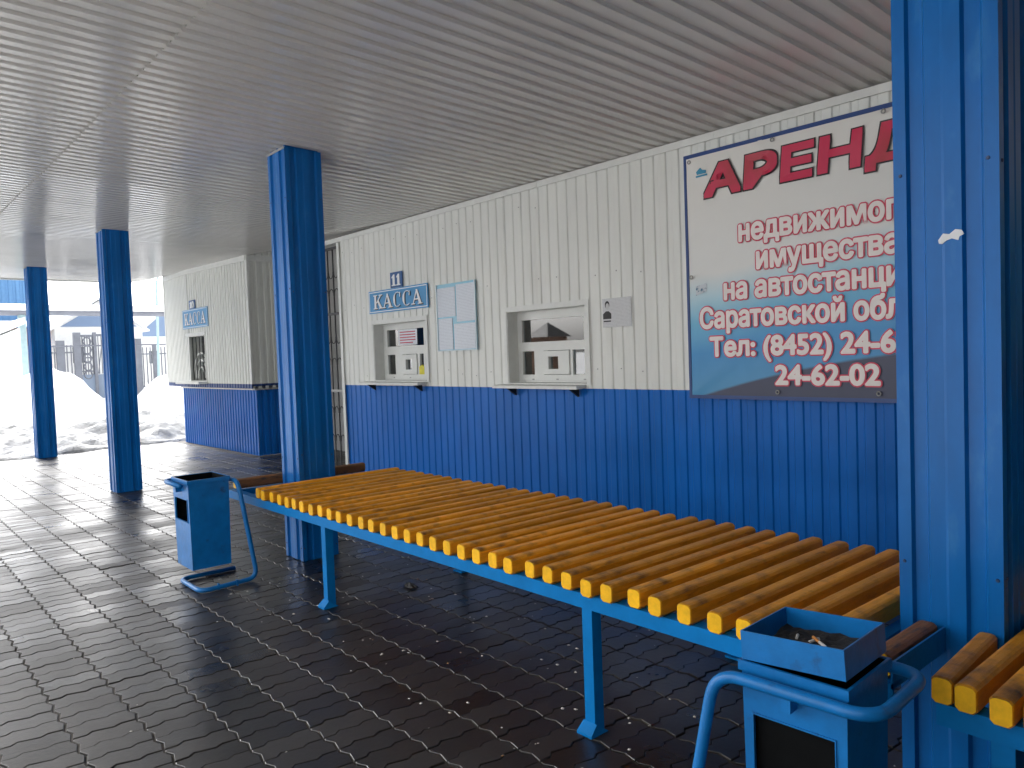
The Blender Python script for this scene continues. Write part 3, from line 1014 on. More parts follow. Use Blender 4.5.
while xx < gx1 - 0.05:
    MB(GO).box(xx - .007, xx + .007, yg - .007, yg + .007, 0.11, 2.8).build('bar', M_iron, gr)
    for zc in (0.45, 0.80, 1.40, 1.72, 2.25, 2.52):
        pts = [(xx + 0.065 + (0.052 * math.cos(t) * (1 if zc > 1 else .9)), yg, zc + 0.07 * math.sin(t)) for t in [math.pi * (-0.05 + 1.1 * j / 10) for j in range(11)]]
        if int(zc * 10) % 2: pts = [(p[0], p[1], 2 * zc - p[2]) for p in pts]
        MB(GO).tube(pts, 0.006, 6).build('curl', M_iron, gr)
    xx += 0.13


# ------------------------------------------------------------------ ticket booth further on
booth = empty('ticket_booth', (-13, 4.65, 0), 'far white ticket booth with blue skirt and chamfered corner by the snow', 'building')
KO = Vector((-13, 4.65, 0))
BU = [(-11.35, 6.2), (-11.35, 4.65), (-14.05, 4.65), (-15.85, 4.82), (-15.85, 6.6)]
BL = [(-11.55, 6.2), (-11.55, 4.80), (-14.95, 4.80), (-14.95, 6.6)]
ZBB = 1.125


def run(poly, z0, z1, m, name, holes=(), ph=0.0, depth=0.017):
    for (xa, ya), (xb, yb) in zip(poly, poly[1:]):
        a, b = Vector((xa, ya, 0)), Vector((xb, yb, 0))
        L = (b - a).length; U = (b - a) / L
        N = Vector((U.y, -U.x, 0))
        c = sum((Vector((p[0], p[1], 0)) for p in poly), Vector()) / len(poly)
        if N.dot(a - c) < 0: N = -N
        u = 0.0
        segs = []
        hs_ = [(h[0], h[1], h[2], h[3]) for h in holes if h[4] == (xa, ya)]
        br = [0.0, L] + [k * 10 * PITCHM for k in range(1, 9) if k * 10 * PITCHM < L]
        for h in hs_: br += [h[0], h[1]]
        br = sorted(set(br))
        for s, e in zip(br, br[1:]):
            if e - s < 0.01: continue
            hole = next((h for h in hs_ if s >= h[0] - .001 and e <= h[1] + .001), None)
            if hole:
                if hole[2] > z0 + .01: sheet(name, a - KO, U, N, s, e, z0, hole[2], booth, m, depth=depth)
                sheet(name, a - KO, U, N, s, e, hole[3], z1, booth, m, depth=depth)
            else:
                sheet(name, a - KO, U, N, s, e, z0, z1, booth, m, depth=depth)


BW = (-14.13, -13.24, 1.15, 1.965)
run(BU, ZBB, 3.6, M_white, 'white_sheet', holes=[(-11.35 - BW[1], -11.35 - BW[0], BW[2], BW[3], (-11.35, 4.65))])
M_navy = mat('navy_band_steel', (0.012, 0.05, 0.20), 0.4)
run(BU, 1.055, ZBB, M_navy, 'navy_band')
run(BL, 0.0, 1.03, M_bluewall, 'blue_sheet')
MB(KO).prism([(x, y + (0.03 if y < 5 else 0)) for x, y in BU], 2, 1.055, 1.09).build('soffit', M_trim, booth)
MB(KO).prism([(-11.52, 6.2), (-11.52, 4.765), (-14.98, 4.765), (-14.98, 6.6)], 2, 1.025, 1.052).build('ledge_trim', M_trim, booth)
for x, y in (BU[1], BU[2], BU[3]):
    MB(KO).box(x - 0.03, x + 0.03, y - 0.006, y + 0.03, ZBB, 3.3).build('corner_trim', M_trim, booth)
for (xa, ya), (xb, yb) in zip(BU, BU[1:]):
    za, zb_ = zceil(xa, ya) - 0.03, zceil(xb, yb) - 0.03
    d = Vector((xb - xa, yb - ya, 0)); n_ = Vector((d.y, -d.x, 0)).normalized() * 0.02
    if n_.dot(Vector((xa + 13.5, ya - 5.8, 0))) < 0: n_ = -n_
    A_, B_ = Vector((xa, ya, 0)), Vector((xb, yb, 0))
    pts = []
    for P_, zz in ((A_, za), (B_, zb_)):
        for off_ in (n_ * 0.15, n_):
            for h in (-0.05, 0.03):
                pts.append(P_ + off_ + Vector((0, 0, zz + h)))
    MB(KO).add(pts, [(0, 1, 3, 2), (4, 6, 7, 5), (0, 4, 5, 1), (2, 3, 7, 6), (0, 2, 6, 4), (1, 5, 7, 3)]).build('top_trim', M_trim, booth)
# recessed booth window with iron curls
bx0, bx1, bz0, bz1 = BW
yb = 4.65
wn = MB(KO).box(bx0, bx0 + .02, yb - .004, yb + .25, bz0, bz1).box(bx1 - .02, bx1, yb - .004, yb + .25, bz0, bz1).box(bx0 + .02, bx1 - .02, yb - .004, yb + .25, bz1 - .02, bz1).box(bx0 + .02, bx1 - .02, yb - .004, yb + .25, bz0, bz0 + .02).build('window', M_trim, booth)
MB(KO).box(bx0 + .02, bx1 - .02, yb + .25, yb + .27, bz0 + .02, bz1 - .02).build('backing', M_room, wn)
MB(KO).box(bx0 + .02, bx1 - .02, yb + .225, yb + .23, bz0 + .02, bz1 - .02).build('pane', M_glass, wn)
MB(KO).box(bx0 + .02, bx0 + .10, yb + .16, yb + .22, bz0 + .02, bz1 - .02).box(bx1 - .10, bx1 - .02, yb + .16, yb + .22, bz0 + .02, bz1 - .02).box(bx0 + .1, bx1 - .1, yb + .16, yb + .22, 1.50, 1.56).build('frame', M_pvc, wn)
MB(KO).box(bx0 - .25, bx1 + .05, yb - .16, yb - .012, bz0 - .03, bz0 + .005).build('sill', M_trim, wn)
MB(KO).box(bx0 - .03, bx1 + .03, yb - .012, yb - .006, bz1, bz1 + .04).build('casing', M_trim, wn)
for k in range(5):
    xx = bx0 + 0.1 + k * 0.17
    MB(KO).tube([(xx, yb + .06, bz0 + .03), (xx, yb + .06, bz1 - .03)], 0.008, 6).build('bar', M_iron, wn)
for rr in (0.36, 0.26, 0.16):
    pts = [((bx0 + bx1) / 2 + rr * math.cos(t), yb + .075, bz0 + .06 + rr * 1.25 * math.sin(t)) for t in [math.pi * j / 14 for j in range(15)]]
    MB(KO).tube(pts, 0.014, 6).build('arch_bar', M_trim, wn)
cash_sign(-14.27, -13.02, 2.09, 2.42, -13.90, -13.60, 2.575, 4.65 - 0.004, '10', 'small blue КАССА sign on the far booth', 'tiny number 10 plate on the far booth sign')


# ------------------------------------------------------------------ columns
CS = 0.282
SIDE = [(0.0, 0), (0.13, 0), (0.155, 1), (0.29, 1), (0.315, 0.15), (0.47, 0.15), (0.50, 0), (0.66, 0), (0.685, 1), (0.83, 1), (0.86, 0), (1.0, 0)]


def column(x0, y0, label, dents=False, s=CS):
    org = Vector((x0 + s / 2, y0 + s / 2, 0))
    c = empty('column', org, label, 'column', 'blue columns carrying the canopy')
    zt = min(zceil(x0, y0), zceil(x0 + s, y0 + s)) - 0.004
    zt2 = max(zceil(x0, y0), zceil(x0 + s, y0 + s)) + 0.01
    MB(org).box(x0 + .016, x0 + s - .016, y0 + .016, y0 + s - .016, 0, zt2).build('core', M_bluecol, c)
    corners = [(x0, y0), (x0 + s, y0), (x0 + s, y0 + s), (x0, y0 + s)]
    for i in range(4):
        a, b = Vector((*corners[i], 0)), Vector((*corners[(i + 1) % 4], 0))
        U = (b - a).normalized(); N = Vector((U.y, -U.x, 0))
        vs = []
        for t, d in SIDE:
            p = a + U * (t * s) - N * (d * 0.014)
            vs += [(p.x, p.y, 0.006), (p.x, p.y, zt)]
        n = len(SIDE)
        MB(org).add(vs, [(2 * k, 2 * k + 2, 2 * k + 3, 2 * k + 1) for k in range(n - 1)]).build('cladding_panel', M_bluecol, c)
        if i in (0, 1):
            pts = []
            for zz in (0.10, 0.76, 1.95, 2.6):
                for t in (0.07, 0.93):
                    p = a + U * (t * s + random.uniform(-.008, .008)) + Vector((0, 0, zz + random.uniform(-.02, .02)))
                    pts.append(p - org)
            screws(pts, N, 0.0058, c, M_screw)
    # thin unpainted lip under the ceiling
    MB(org).box(x0 - .004, x0 + s + .004, y0 - .004, y0 - .001, zt - 0.012, zt + 0.004).build('top_lip', M_screww, c)
    return c, org


random.seed(21)
c4, o4 = column(-0.992, 2.42, 'big near blue column at the right edge with a torn white sticker')
column(-5.417, 2.42, 'blue column standing between the bench end and the far ticket booth')
column(-9.92, 2.295, 'slim-looking blue column left of the far ticket booth')
column(-14.86, 2.33, 'leftmost and farthest blue column at the edge of the snow')
# torn sticker and flakes on the near column
M_tear = mat('torn_white_paper', (0.72, 0.73, 0.74), 0.8)
ty = 2.42 - 0.0018
pts = [(-0.868, 1.734), (-0.855, 1.752), (-0.838, 1.748), (-0.822, 1.760), (-0.806, 1.756), (-0.800, 1.744), (-0.812, 1.738), (-0.815, 1.728), (-0.832, 1.735), (-0.846, 1.731), (-0.858, 1.722), (-0.866, 1.724)]
MB(o4).prism(pts, 1, ty - 0.0006, ty + 0.004).build('torn_sticker', M_tear, c4)


# ------------------------------------------------------------------ benches
SL_W, SL_H = 0.058, 0.070
ZS = 0.607


def slat_mesh(y0, y1, m1=None, wd=SL_W):
    w_, h_, b_ = wd / 2, SL_H, 0.011 * wd / SL_W
    sec = [(-w_ + b_, 0), (w_ - b_, 0), (w_, b_), (w_, h_ - b_), (w_ - b_ * .7, h_ - b_ * .25), (w_ - b_ * 1.5, h_), (-w_ + b_ * 1.5, h_), (-w_ + b_ * .7, h_ - b_ * .25), (-w_, h_ - b_), (-w_, b_)]
    n = len(sec)
    e = 0.006
    rings = []
    for y, s in ((y0, 0.90), (y0 + e, 1.0), (y1 - e, 1.0), (y1, 0.90)):
        rings += [(x * s, y, (z - h_ / 2) * s + h_ / 2) for x, z in sec]
    fs, mi = [], []
    mb = MB()
    for r in range(3):
        for i in range(n):
            fs.append((r * n + i, r * n + (i + 1) % n, (r + 1) * n + (i + 1) % n, (r + 1) * n + i))
    fs = [q[::-1] for q in fs]
    mb.add(rings, fs, 0)
    b = len(mb.v) - 4 * n
    mb.f.append(tuple(b + i for i in range(n))); mb.m.append(1)
    mb.f.append(tuple(b + 3 * n + i for i in range(n))[::-1]); mb.m.append(1)
    return mb.mesh('slat', [m1 or M_slat, M_slatend])


FX = [-5.002, -4.883, -4.768, -4.645, -4.532, -4.415, -4.309, -4.190, -4.088, -3.974, -3.852, -3.742, -3.615, -3.509, -3.396, -3.281, -3.160, -3.058, -2.942, -2.838, -2.722, -2.617,
      -2.509, -2.398, -2.286, -2.178, -2.065, -1.950, -1.847, -1.741, -1.636, -1.522, -1.414, -1.306, -1.198, -1.085]
b1 = empty('bench', (-3, 2.55, 0), 'long yellow slatted bench on a blue frame in front of the ticket windows', 'bench', 'slatted benches')
B1O = Vector((-3, 2.55, 0))
random.seed(8)
me_full = slat_mesh(-0.555, 0.555)
me_worn = slat_mesh(-0.53, 0.53, M_slatworn)
me_short = slat_mesh(-0.165, 0.165, M_slatworn)


def put_slat(me, x, y, par, org, jit=1.0):
    o = link('slat', me, par, Vector((x + random.gauss(0, .0025) * jit, y + random.gauss(0, .006) * jit, ZS - SL_H + random.gauss(0, .0012) + .001)) - org)
    o.rotation_euler = (random.gauss(0, .002), random.gauss(0, .012), random.gauss(0, .004) * jit)
    return o


for x in FX:
    put_slat(me_full, x, 2.59, b1, B1O)
put_slat(me_worn, -5.50, 2.62, b1, B1O, 0.3)
tag(put_slat(me_short, -0.905, 2.235, b1, B1O, 0.3), 'short worn brown slat against the near column')
zb0, zb1 = ZS - SL_H - 0.056, ZS - SL_H


def beam(name, x0, x1, y0, y1, z0, z1, par, org, m=None):
    return MB(org).box(x0, x1, y0, y1, z0, z1).build(name, m or M_benchblue, par)


def angle_beam(x0, x1, yf, par, org, sgn=1):
    mb = MB(org)
    mb.box(x0, x1, min(yf, yf + sgn * .006), max(yf, yf + sgn * .006), zb0, zb1)
    mb.box(x0, x1, min(yf + sgn * .006, yf + sgn * .055), max(yf + sgn * .006, yf + sgn * .055), zb1 - .006, zb1)
    return mb.build('frame_rail', M_benchblue, par)


angle_beam(-5.54, -0.862, 2.052, b1, B1O)
angle_beam(-5.54, -1.03, 3.10, b1, B1O, -1)
for x in (-5.54, -4.10, -2.0, -1.06):
    beam('cross_rail', x, x + 0.04, 2.11, 3.04, zb0 + .004, zb1 - .008, b1, B1O)
beam('end_plate', -0.868, -0.862, 2.052, 2.415, ZS - 0.085, ZS - 0.012, b1, B1O, M_binblue)
M_legblue = M_benchblue


def leg(x, y, par, org, front=True):
    mb = MB(org).box(x - .025, x + .025, y, y + .05, 0.012, zb0 + 0.001)
    o = mb.build('leg', M_benchblue, par)
    f = MB(org)
    if front:
        f.add([(x - .038, y - .035, 0.002), (x + .038, y - .035, 0.002), (x + .038, y + .06, 0.004), (x - .038, y + .06, 0.004), (x - .038, y - .035, 0.012), (x + .038, y - .035, 0.012), (x + .034, y + .0, 0.045), (x - .034, y + .0, 0.045)],
              [(0, 3, 2, 1), (4, 5, 6, 7), (0, 1, 5, 4), (1, 2, 6, 5), (2, 3, 7, 6), (3, 0, 4, 7)])
    else:
        f.box(x - .045, x + .045, y - .02, y + .07, 0.002, 0.012)
    f.build('foot_plate', M_benchblue, o)


for x in (-4.095, -1.985):
    leg(x, 2.06, b1, B1O)
    leg(x, 3.04, b1, B1O, False)

b2 = empty('bench', (0.8, 2.55, 0), 'yellow slatted bench cut off at the right edge behind the near column', 'bench', 'slatted benches')
B2O = Vector((0.8, 2.55, 0))
me_cut = slat_mesh(-0.20, 0.20, None, 0.050)
ZS2 = ZS
o = put_slat(me_cut, -0.740, 2.213, b2, B2O, 0.2)
o.rotation_euler.z = 0.05
x = -0.668
me_full2 = slat_mesh(-0.555, 0.555, None, 0.051)
while x < 1.2:
    put_slat(me_full2, x, 2.55, b2, B2O)
    x += 0.073 if x < 0.2 else 0.11
angle_beam(-0.745, 1.3, 2.022, b2, B2O)
angle_beam(-0.69, 1.3, 3.08, b2, B2O, -1)
for x in (-0.60, 1.15):
    leg(x, 2.03, b2, B2O)
    leg(x, 3.02, b2, B2O, False)


# ------------------------------------------------------------------ litter bins
def bin_(cx, cy, rz, w_, d_, h0, h1, label, tray):
    b = empty('litter_bin', (cx, cy, 0), label, 'litter bin', 'blue litter bins on bent tube stands', rz=rz)
    t = 0.004
    X, Y = w_ / 2, d_ / 2
    k = 0.95                                       # the body narrows towards its foot
    mb = MB()
    def ring(s, z): return [(-X * s, -Y * s, z), (X * s, -Y * s, z), (X * s, Y * s, z), (-X * s, Y * s, z)]
    slot_t, slot_b = h1 - 0.125, h1 - 0.275
    def sc_(z): return k + (1 - k) * (z - h0) / (h1 - h0)
    # side walls without slots (x = +-X)
    for sx in (-1, 1):
        a = [(sx * X * sc_(z), sy * Y * sc_(z), z) for z, sy in ((h0, -1), (h0, 1), (h1, 1), (h1, -1))]
        inn = [(p[0] - sx * t, p[1], p[2]) for p in a]
        fo = (0, 1, 2, 3) if sx > 0 else (3, 2, 1, 0)
        mb.add(a, [fo]); mb.add(inn, [fo[::-1]], 1)
    # slotted walls
    for sy in (-1, 1):
        zs = [h0, slot_b, slot_t, h1]
        us = [-1, -0.80, 0.80, 1]
        for iy in range(3):
            for ix in range(3):
                if ix == 1 and iy == 1: continue
                q = [(us[i] * X * sc_(zs[j]), sy * Y * sc_(zs[j]), zs[j]) for i, j in ((ix, iy), (ix + 1, iy), (ix + 1, iy + 1), (ix, iy + 1))]
                inn = [(p[0], p[1] - sy * t, p[2]) for p in q]
                fo = (0, 1, 2, 3) if sy < 0 else (3, 2, 1, 0)
                mb.add(q, [fo]); mb.add(inn, [fo[::-1]], 1)
    r_ = ring(k, h0)
    mb.add(r_, [(3, 2, 1, 0)]); mb.add([(p[0], p[1], p[2] + t) for p in r_], [(0, 1, 2, 3)], 1)
    mb.build('body', [M_binblue, M_binin], b)
    # slot flange and rim
    for sy in (-1, 1):
        for (ua, ub, za, zb_) in ((-.81, .81, slot_t - .002, slot_t + .002), (-.81, .81, slot_b - .002, slot_b + .002), (-.81, -.79, slot_b + .002, slot_t - .002), (.79, .81, slot_b + .002, slot_t - .002)):
            s_ = sc_((za + zb_) / 2)
            y_ = sy * Y * s_
            MB().box(ua * X * s_, ub * X * s_, min(y_ - sy * .006, y_ + sy * .004), max(y_ - sy * .006, y_ + sy * .004), za, zb_).build('slot_edge', M_binblue, b)
    rim = MB()
    rt = 0.007
    rim.box(-X - rt, X + rt, -Y - rt, -Y + .001, h1 - .022, h1 + .003).box(-X - rt, X + rt, Y - .001, Y + rt, h1 - .022, h1 + .003)
    rim.box(-X - rt, -X + .001, -Y + .001, Y - .001, h1 - .022, h1 + .003).box(X - .001, X + rt, -Y + .001, Y - .001, h1 - .022, h1 + .003)
    rim.build('rim', M_binblue, b)
    # bent tube stand: floor loop, leaning upright, loop round three sides of the body
    zt = h1 - 0.03
    g = 0.034
    path = [(-0.085, Y + 0.10, 0.017), (-0.085, -Y - 0.005, 0.017), (0.31, -Y - 0.005, 0.017), (0.27, Y + 0.115, 0.017), (X + 0.055, Y + g + .004, zt), (-X - 0.078, Y + g, zt), (-X - 0.078, -Y - g, zt), (X * 0.75, -Y - g, zt)]
    MB().tube(fillet(path, 0.075, 7), 0.0155, 12).build('tube_stand', M_binblue, b, smooth=True)
    for sy in (-1, 1):
        y0_, y1_ = sorted((sy * (Y - .002), sy * (Y + g)))
        MB().box(-.012, .012, y0_, y1_, zt - .05, zt - .012).build('hanger', M_binblue, b)
    for yy_ in (-0.02, 0.10):
        MB().box(0.285, 0.305, yy_ - .006, yy_ + .006, 0.0, 0.04).build('clip', M_binblue, b)
    if tray:
        lw, ld = X * k - 0.012, Y * k - 0.012
        MB().box(-lw, lw, -ld, ld, h0 + 0.006, h1 - 0.09).build('liner', M_binin, b)
        tx, ty_ = X * 0.99, Y * 0.99
        z0, z1 = h1 + 0.004, h1 + 0.075
        tr = MB()
        q = 0.004
        tr.box(-tx, tx, -ty_, -ty_ + q, z0, z1).box(-tx, tx, ty_ - q, ty_, z0, z1).box(-tx, -tx + q, -ty_ + q, ty_ - q, z0, z1).box(tx - q, tx, -ty_ + q, ty_ - q, z0, z1)
        tr.box(-tx + q, tx - q, -ty_ + q, ty_ - q, z0, z0 + q)
        tro = tr.build('ash_tray', M_binblue, b)
        tilt = Matrix.Translation((tx, 0, z0)) @ Matrix.Rotation(math.radians(3.5), 4, 'Y') @ Matrix.Translation((-tx, 0, -z0))
        tro.matrix_local = tilt
        ash = MB()
        nA = 14
        vs = []
        for j in range(nA + 1):
            for i in range(nA + 1):
                vs.append((-tx + q + (2 * tx - 2 * q) * i / nA, -ty_ + q + (2 * ty_ - 2 * q) * j / nA, z0 + 0.022 + 0.012 * mnoise.noise(Vector((i * .6, j * .6, 2)))))
        vs = [tuple(tilt @ Vector(p)) for p in vs]
        ash.add(vs, [(j * (nA + 1) + i, j * (nA + 1) + i + 1, (j + 1) * (nA + 1) + i + 1, (j + 1) * (nA + 1) + i) for j in range(nA) for i in range(nA)])
        tag(ash.build('ash', mat('ash', (0.02, 0.018, 0.017), 0.9, var=0.4, vscale=50, bump=0.004, bscale=90), b), kind='stuff')
    return b


bin_(-5.24, 1.763, 0.0, 0.305, 0.265, 0.115, 0.700, 'blue litter bin with bent tube stand at the far end of the bench', False)
bin_(-0.938, 1.780, math.pi + math.radians(2.5), 0.262, 0.238, 0.10, 0.662, 'near blue litter bin with a cigarette tray on top', True)

# cigarette butts in the tray
M_butt = mat('cigarette_paper', (0.62, 0.60, 0.56), 0.7, var=0.1, vscale=60)
M_filt = mat('cigarette_filter', (0.55, 0.22, 0.05), 0.7, var=0.2, vscale=60)


def butt(x, y, z, a, L, two, label):
    d = Vector((math.cos(a), math.sin(a), 0.10))
    p0 = Vector((x, y, z))
    e = empty('cigarette_butt', p0, label, 'cigarette butt', 'cigarette butts in the tray')
    MB(p0).tube([p0, p0 + d * L * .5], 0.0038, 8).build('paper', M_butt, e)
    if two:
        MB(p0).tube([p0 + d * L * .5, p0 + d * L], 0.0039, 8).build('filter', M_filt, e)
    else:
        MB(p0).tube([p0 + d * L * .5, p0 + d * L], 0.0039, 8).build('filter', M_butt, e)


zt_ = 0.704
butt(-0.905, 1.775, zt_, 2.6, 0.055, True, 'bent cigarette butt with an orange filter lying in the ash tray')
butt(-0.955, 1.79, zt_ - .004, 1.2, 0.03, False, 'short pale cigarette butt left of the orange-tipped one in the tray')
butt(-0.872, 1.762, zt_ - .006, 0.2, 0.035, False, 'white cigarette butt by the right wall of the tray')
butt(-0.995, 1.80, zt_ - .008, 1.9, 0.02, False, 'leftmost tiny cigarette butt in the tray')

# litter on the floor
mbl = MB()
random.seed(77)
for k in range(230):
    if k < 190:
        x, y = random.uniform(-4.8, -0.9), random.uniform(1.7, 3.6)
    else:
        x, y = random.uniform(-7.5, -2.0), random.uniform(0.5, 2.2)
    r = random.uniform(0.003, 0.0105) * (0.7 if k > 190 else 1)
    a0 = random.uniform(0, 6.28)
    n = random.choice((4, 5, 6))
    top = [(x + r * random.uniform(.5, 1.3) * math.cos(a0 + 6.283 * i / n), y + r * random.uniform(.5, 1.3) * math.sin(a0 + 6.283 * i / n)) for i in range(n)]
    z = 0.003
    mbl.add([(p[0], p[1], z) for p in top] + [(x, y, z + r * 0.5)], [(i, (i + 1) % n, n) for i in range(n)])
o = mbl.build('floor_crumbs', mat('pale_crumbs', (0.62, 0.59, 0.54), 0.8, var=0.4, vscale=3, col2=(0.25, 0.13, 0.05), c2scale=4, c2lo=0.55, c2hi=0.6))
tag(o, 'scattered pale crumbs and bits of litter on the dark paving under the bench', 'litter', kind='stuff')
# crumpled black rag under the bench
vs, fs = [], []
rx, ry = -4.05, 2.62
for j in range(9):
    for i in range(9):
        u_, v_ = (i - 4) / 4, (j - 4) / 4
        nz_ = mnoise.noise(Vector((i * .7, j * .7, 9.0)))
        vs.append((rx + u_ * 0.055 * (1 + .4 * nz_), ry + v_ * 0.028 * (1 - .3 * nz_), 0.004 + max(0, 0.022 * (1 - u_ * u_) * (1 - v_ * v_) + 0.02 * nz_)))
fs = [(j * 9 + i, j * 9 + i + 1, (j + 1) * 9 + i + 1, (j + 1) * 9 + i) for j in range(8) for i in range(8)]
o = MB((rx, ry, 0)).add(vs, fs).build('black_rag', M_black, None, (rx, ry, 0))
tag(o, 'crumpled black scrap on the paving under the bench', 'scrap')


# ------------------------------------------------------------------ snow
def fb(x, y, s, o=4):
    return mnoise.fractal(Vector((x * s, y * s, 4.2)), 1.0, 2.0, o)


def snow_edge(y):
    return -14.75 - max(0.0, (y - 2.2)) * 0.22 + 0.14 * fb(0, y, 1.6)


def snow_h(x, y):
    d = snow_edge(y) - x                      # metres past the swept edge
    if d < 0: return -0.06
    h = min(0.20, 0.13 * math.sqrt(d)) + 0.16 * min(1, d * 1.5) * fb(x, y, 1.9) + 0.03 * min(1, d * 2) * abs(fb(x, y, 6.0))
    return max(h, -0.06)


def grid(name, x0, x1, y0, y1, step, fn, m, parent=None, smooth=True):
    nx, ny = int((x1 - x0) / step), int((y1 - y0) / step)
    vs = [(x0 + (x1 - x0) * i / nx, y0 + (y1 - y0) * j / ny, 0) for j in range(ny + 1) for i in range(nx + 1)]
    vs = [(x, y, fn(x, y)) for x, y, _ in vs]
    fs = [(j * (nx + 1) + i, j * (nx + 1) + i + 1, (j + 1) * (nx + 1) + i + 1, (j + 1) * (nx + 1) + i) for j in range(ny) for i in range(nx)]
    return MB().add(vs, fs).build(name, m, parent, smooth=smooth)


o = grid('snow_verge', -21.5, -14.3, -2.5, 6.6, 0.07, snow_h, M_dimsnow)
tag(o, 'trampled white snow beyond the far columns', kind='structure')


def yard_h(x, y):
    base = 0.0 + 0.06 * fb(x, y, 0.5)
    if x > -15.5 and y > -3.6: return -0.28
    if x > -21.2 and -2.3 < y < 6.5: return -0.15
    return base


o = grid('snow_field', -75, 25, -45, 40, 0.8, yard_h, M_snow)
tag(o, kind='structure')


def heap(name, cx, cy, rx, ry, h, label, seed, pw=1.3):
    n = 56
    org = Vector((cx, cy, 0))
    vs, fs = [], []
    for j in range(n + 1):
        for i in range(n + 1):
            u_, v_ = 2 * i / n - 1, 2 * j / n - 1
            r = math.hypot(u_, v_)
            k = max(0.0, 1 - r ** 2) ** pw
            z = h * k + 0.16 * h * k ** 0.5 * fb(cx + u_ * rx + seed, cy + v_ * ry, 0.9) + 0.05 * k ** .5 * fb(cx + u_ * rx, cy + v_ * ry + seed, 3.1) - 0.12
            vs.append((cx + u_ * rx, cy + v_ * ry, z))
    fs = [(j * (n + 1) + i, j * (n + 1) + i + 1, (j + 1) * (n + 1) + i + 1, (j + 1) * (n + 1) + i) for j in range(n) for i in range(n)]
    o = MB(org).add(vs, fs).build(name, M_snow, None, org, smooth=True)
    tag(o, label, 'snow heap', 'snow heaps behind the canopy')


heap('snow_heap', -22.5, 3.9, 3.6, 1.75, 1.52, 'tall rounded snow heap seen between the two far columns', 1.0)
heap('snow_heap', -22.5, 7.1, 3.4, 1.7, 1.20, 'snow heap touching the left side of the far ticket booth', 7.0)
heap('snow_heap', -21.0, 1.9, 3.0, 1.6, 0.80, 'low snow heap left of the farthest column', 13.0)

# ------------------------------------------------------------------ yard behind the snow
M_cyanpole = mat('pale_cyan_paint', (0.34, 0.47, 0.50), 0.5, var=0.1)
M_bluebin = mat('dumpster_blue', (0.04, 0.27, 0.52), 0.5, var=0.15, vscale=3)
M_hangar = mat('hangar_blue_steel', (0.10, 0.24, 0.45), 0.6, var=0.06)
M_gate = mat('grey_gate_steel', (0.16, 0.17, 0.20), 0.6, var=0.15, vscale=3)
M_roofblue = mat('roof_blue_tile', (0.17, 0.24, 0.36), 0.6)
M_wallw = mat('white_house_wall', (0.72, 0.72, 0.70), 0.7, var=0.05)
M_brown = mat('brown_board', (0.16, 0.09, 0.06), 0.7, var=0.2)

# dumpster
org = Vector((-24.0, 3.28, 0))
d = empty('dumpster', org, 'small bright blue dumpster in the snow left of the farthest column', 'dumpster')
mb = MB(org)
mb.add([(-24.4, 2.70, .12), (-23.6, 2.70, .12), (-23.6, 3.52, .12), (-24.4, 3.52, .12), (-24.55, 2.60, .86), (-23.45, 2.60, .86), (-23.45, 3.60, .86), (-24.55, 3.60, .86)], [(0, 3, 2, 1), (4, 5, 6, 7), (0, 1, 5, 4), (1, 2, 6, 5), (2, 3, 7, 6), (3, 0, 4, 7)])
mb.build('tub', M_bluebin, d)
MB(org).prism([(-24.58, .865), (-23.42, .865), (-23.5, .93), (-24.5, .93)], 1, 2.57, 3.63).build('lid', M_bluebin, d)
for yy_ in (2.85, 3.10, 3.35):
    MB(org).box(-23.545, -23.50, yy_ - .02, yy_ + .02, .2, .8).build('rib', M_bluebin, d)

# white shed at far left
org = Vector((-29, 3.0, 0))
s = empty('white_shed', org, 'white shed with a snowy sloping roof at the left edge behind the dumpster', 'shed')
MB(org).add([(-31, 0.0, 0), (-27, 0.0, 0), (-27, 4.05, 0), (-31, 4.05, 0), (-31, 0.0, 0.9), (-27, 0.0, 0.9), (-27, 4.05, 2.75), (-31, 4.05, 2.75)], [(0, 3, 2, 1), (0, 1, 5, 4), (1, 2, 6, 5), (2, 3, 7, 6), (3, 0, 4, 7)]).build('wall', M_wallw, s)
MB(org).add([(-31.3, -.3, 0.80), (-26.7, -.3, 0.80), (-26.7, 4.15, 2.85), (-31.3, 4.15, 2.85), (-31.3, -.3, 1.0), (-26.7, -.3, 1.0), (-26.7, 4.15, 3.05), (-31.3, 4.15, 3.05)], [(0, 3, 2, 1), (4, 5, 6, 7), (0, 1, 5, 4), (1, 2, 6, 5), (2, 3, 7, 6), (3, 0, 4, 7)]).build('roof', M_snow, s)

# overhead pipe on cyan posts
org = Vector((-33, 7.0, 0))
g = empty('overhead_pipe', org, 'snow-topped white overhead pipe on pale cyan posts behind the far columns', 'pipeline')
MB(org).tube([(-33, -6, 3.62), (-33, 4.4, 3.60), (-33, 16, 3.58)], 0.13, 10).build('pipe', M_gate, g, smooth=True)
MB(org).tube([(-33, -6, 3.78), (-33, 4.4, 3.76), (-33, 16, 3.74)], 0.15, 8).build('snow_cap', M_snow, g, smooth=True)
for yy_, rr in ((5.02, .13), (8.75, .04), (0.2, .16)):
    MB(org).tube([(-33, yy_, 0), (-33, yy_, 3.5)], rr, 10).build('post', M_cyanpole, g, smooth=True)

# leaning cyan lamp post by the booth
org = Vector((-36, 10.5, 0))
o = MB(org).tube([(-36, 10.52, 0), (-36, 10.58, 2.2), (-36, 10.66, 5.2)], 0.06, 8).tube([(-36, 10.66, 5.2), (-35.2, 10.5, 5.3)], 0.04, 8).build('lamp_post', M_cyanpole, None, org)
tag(o, 'thin leaning pale cyan post next to the far ticket booth', 'post')

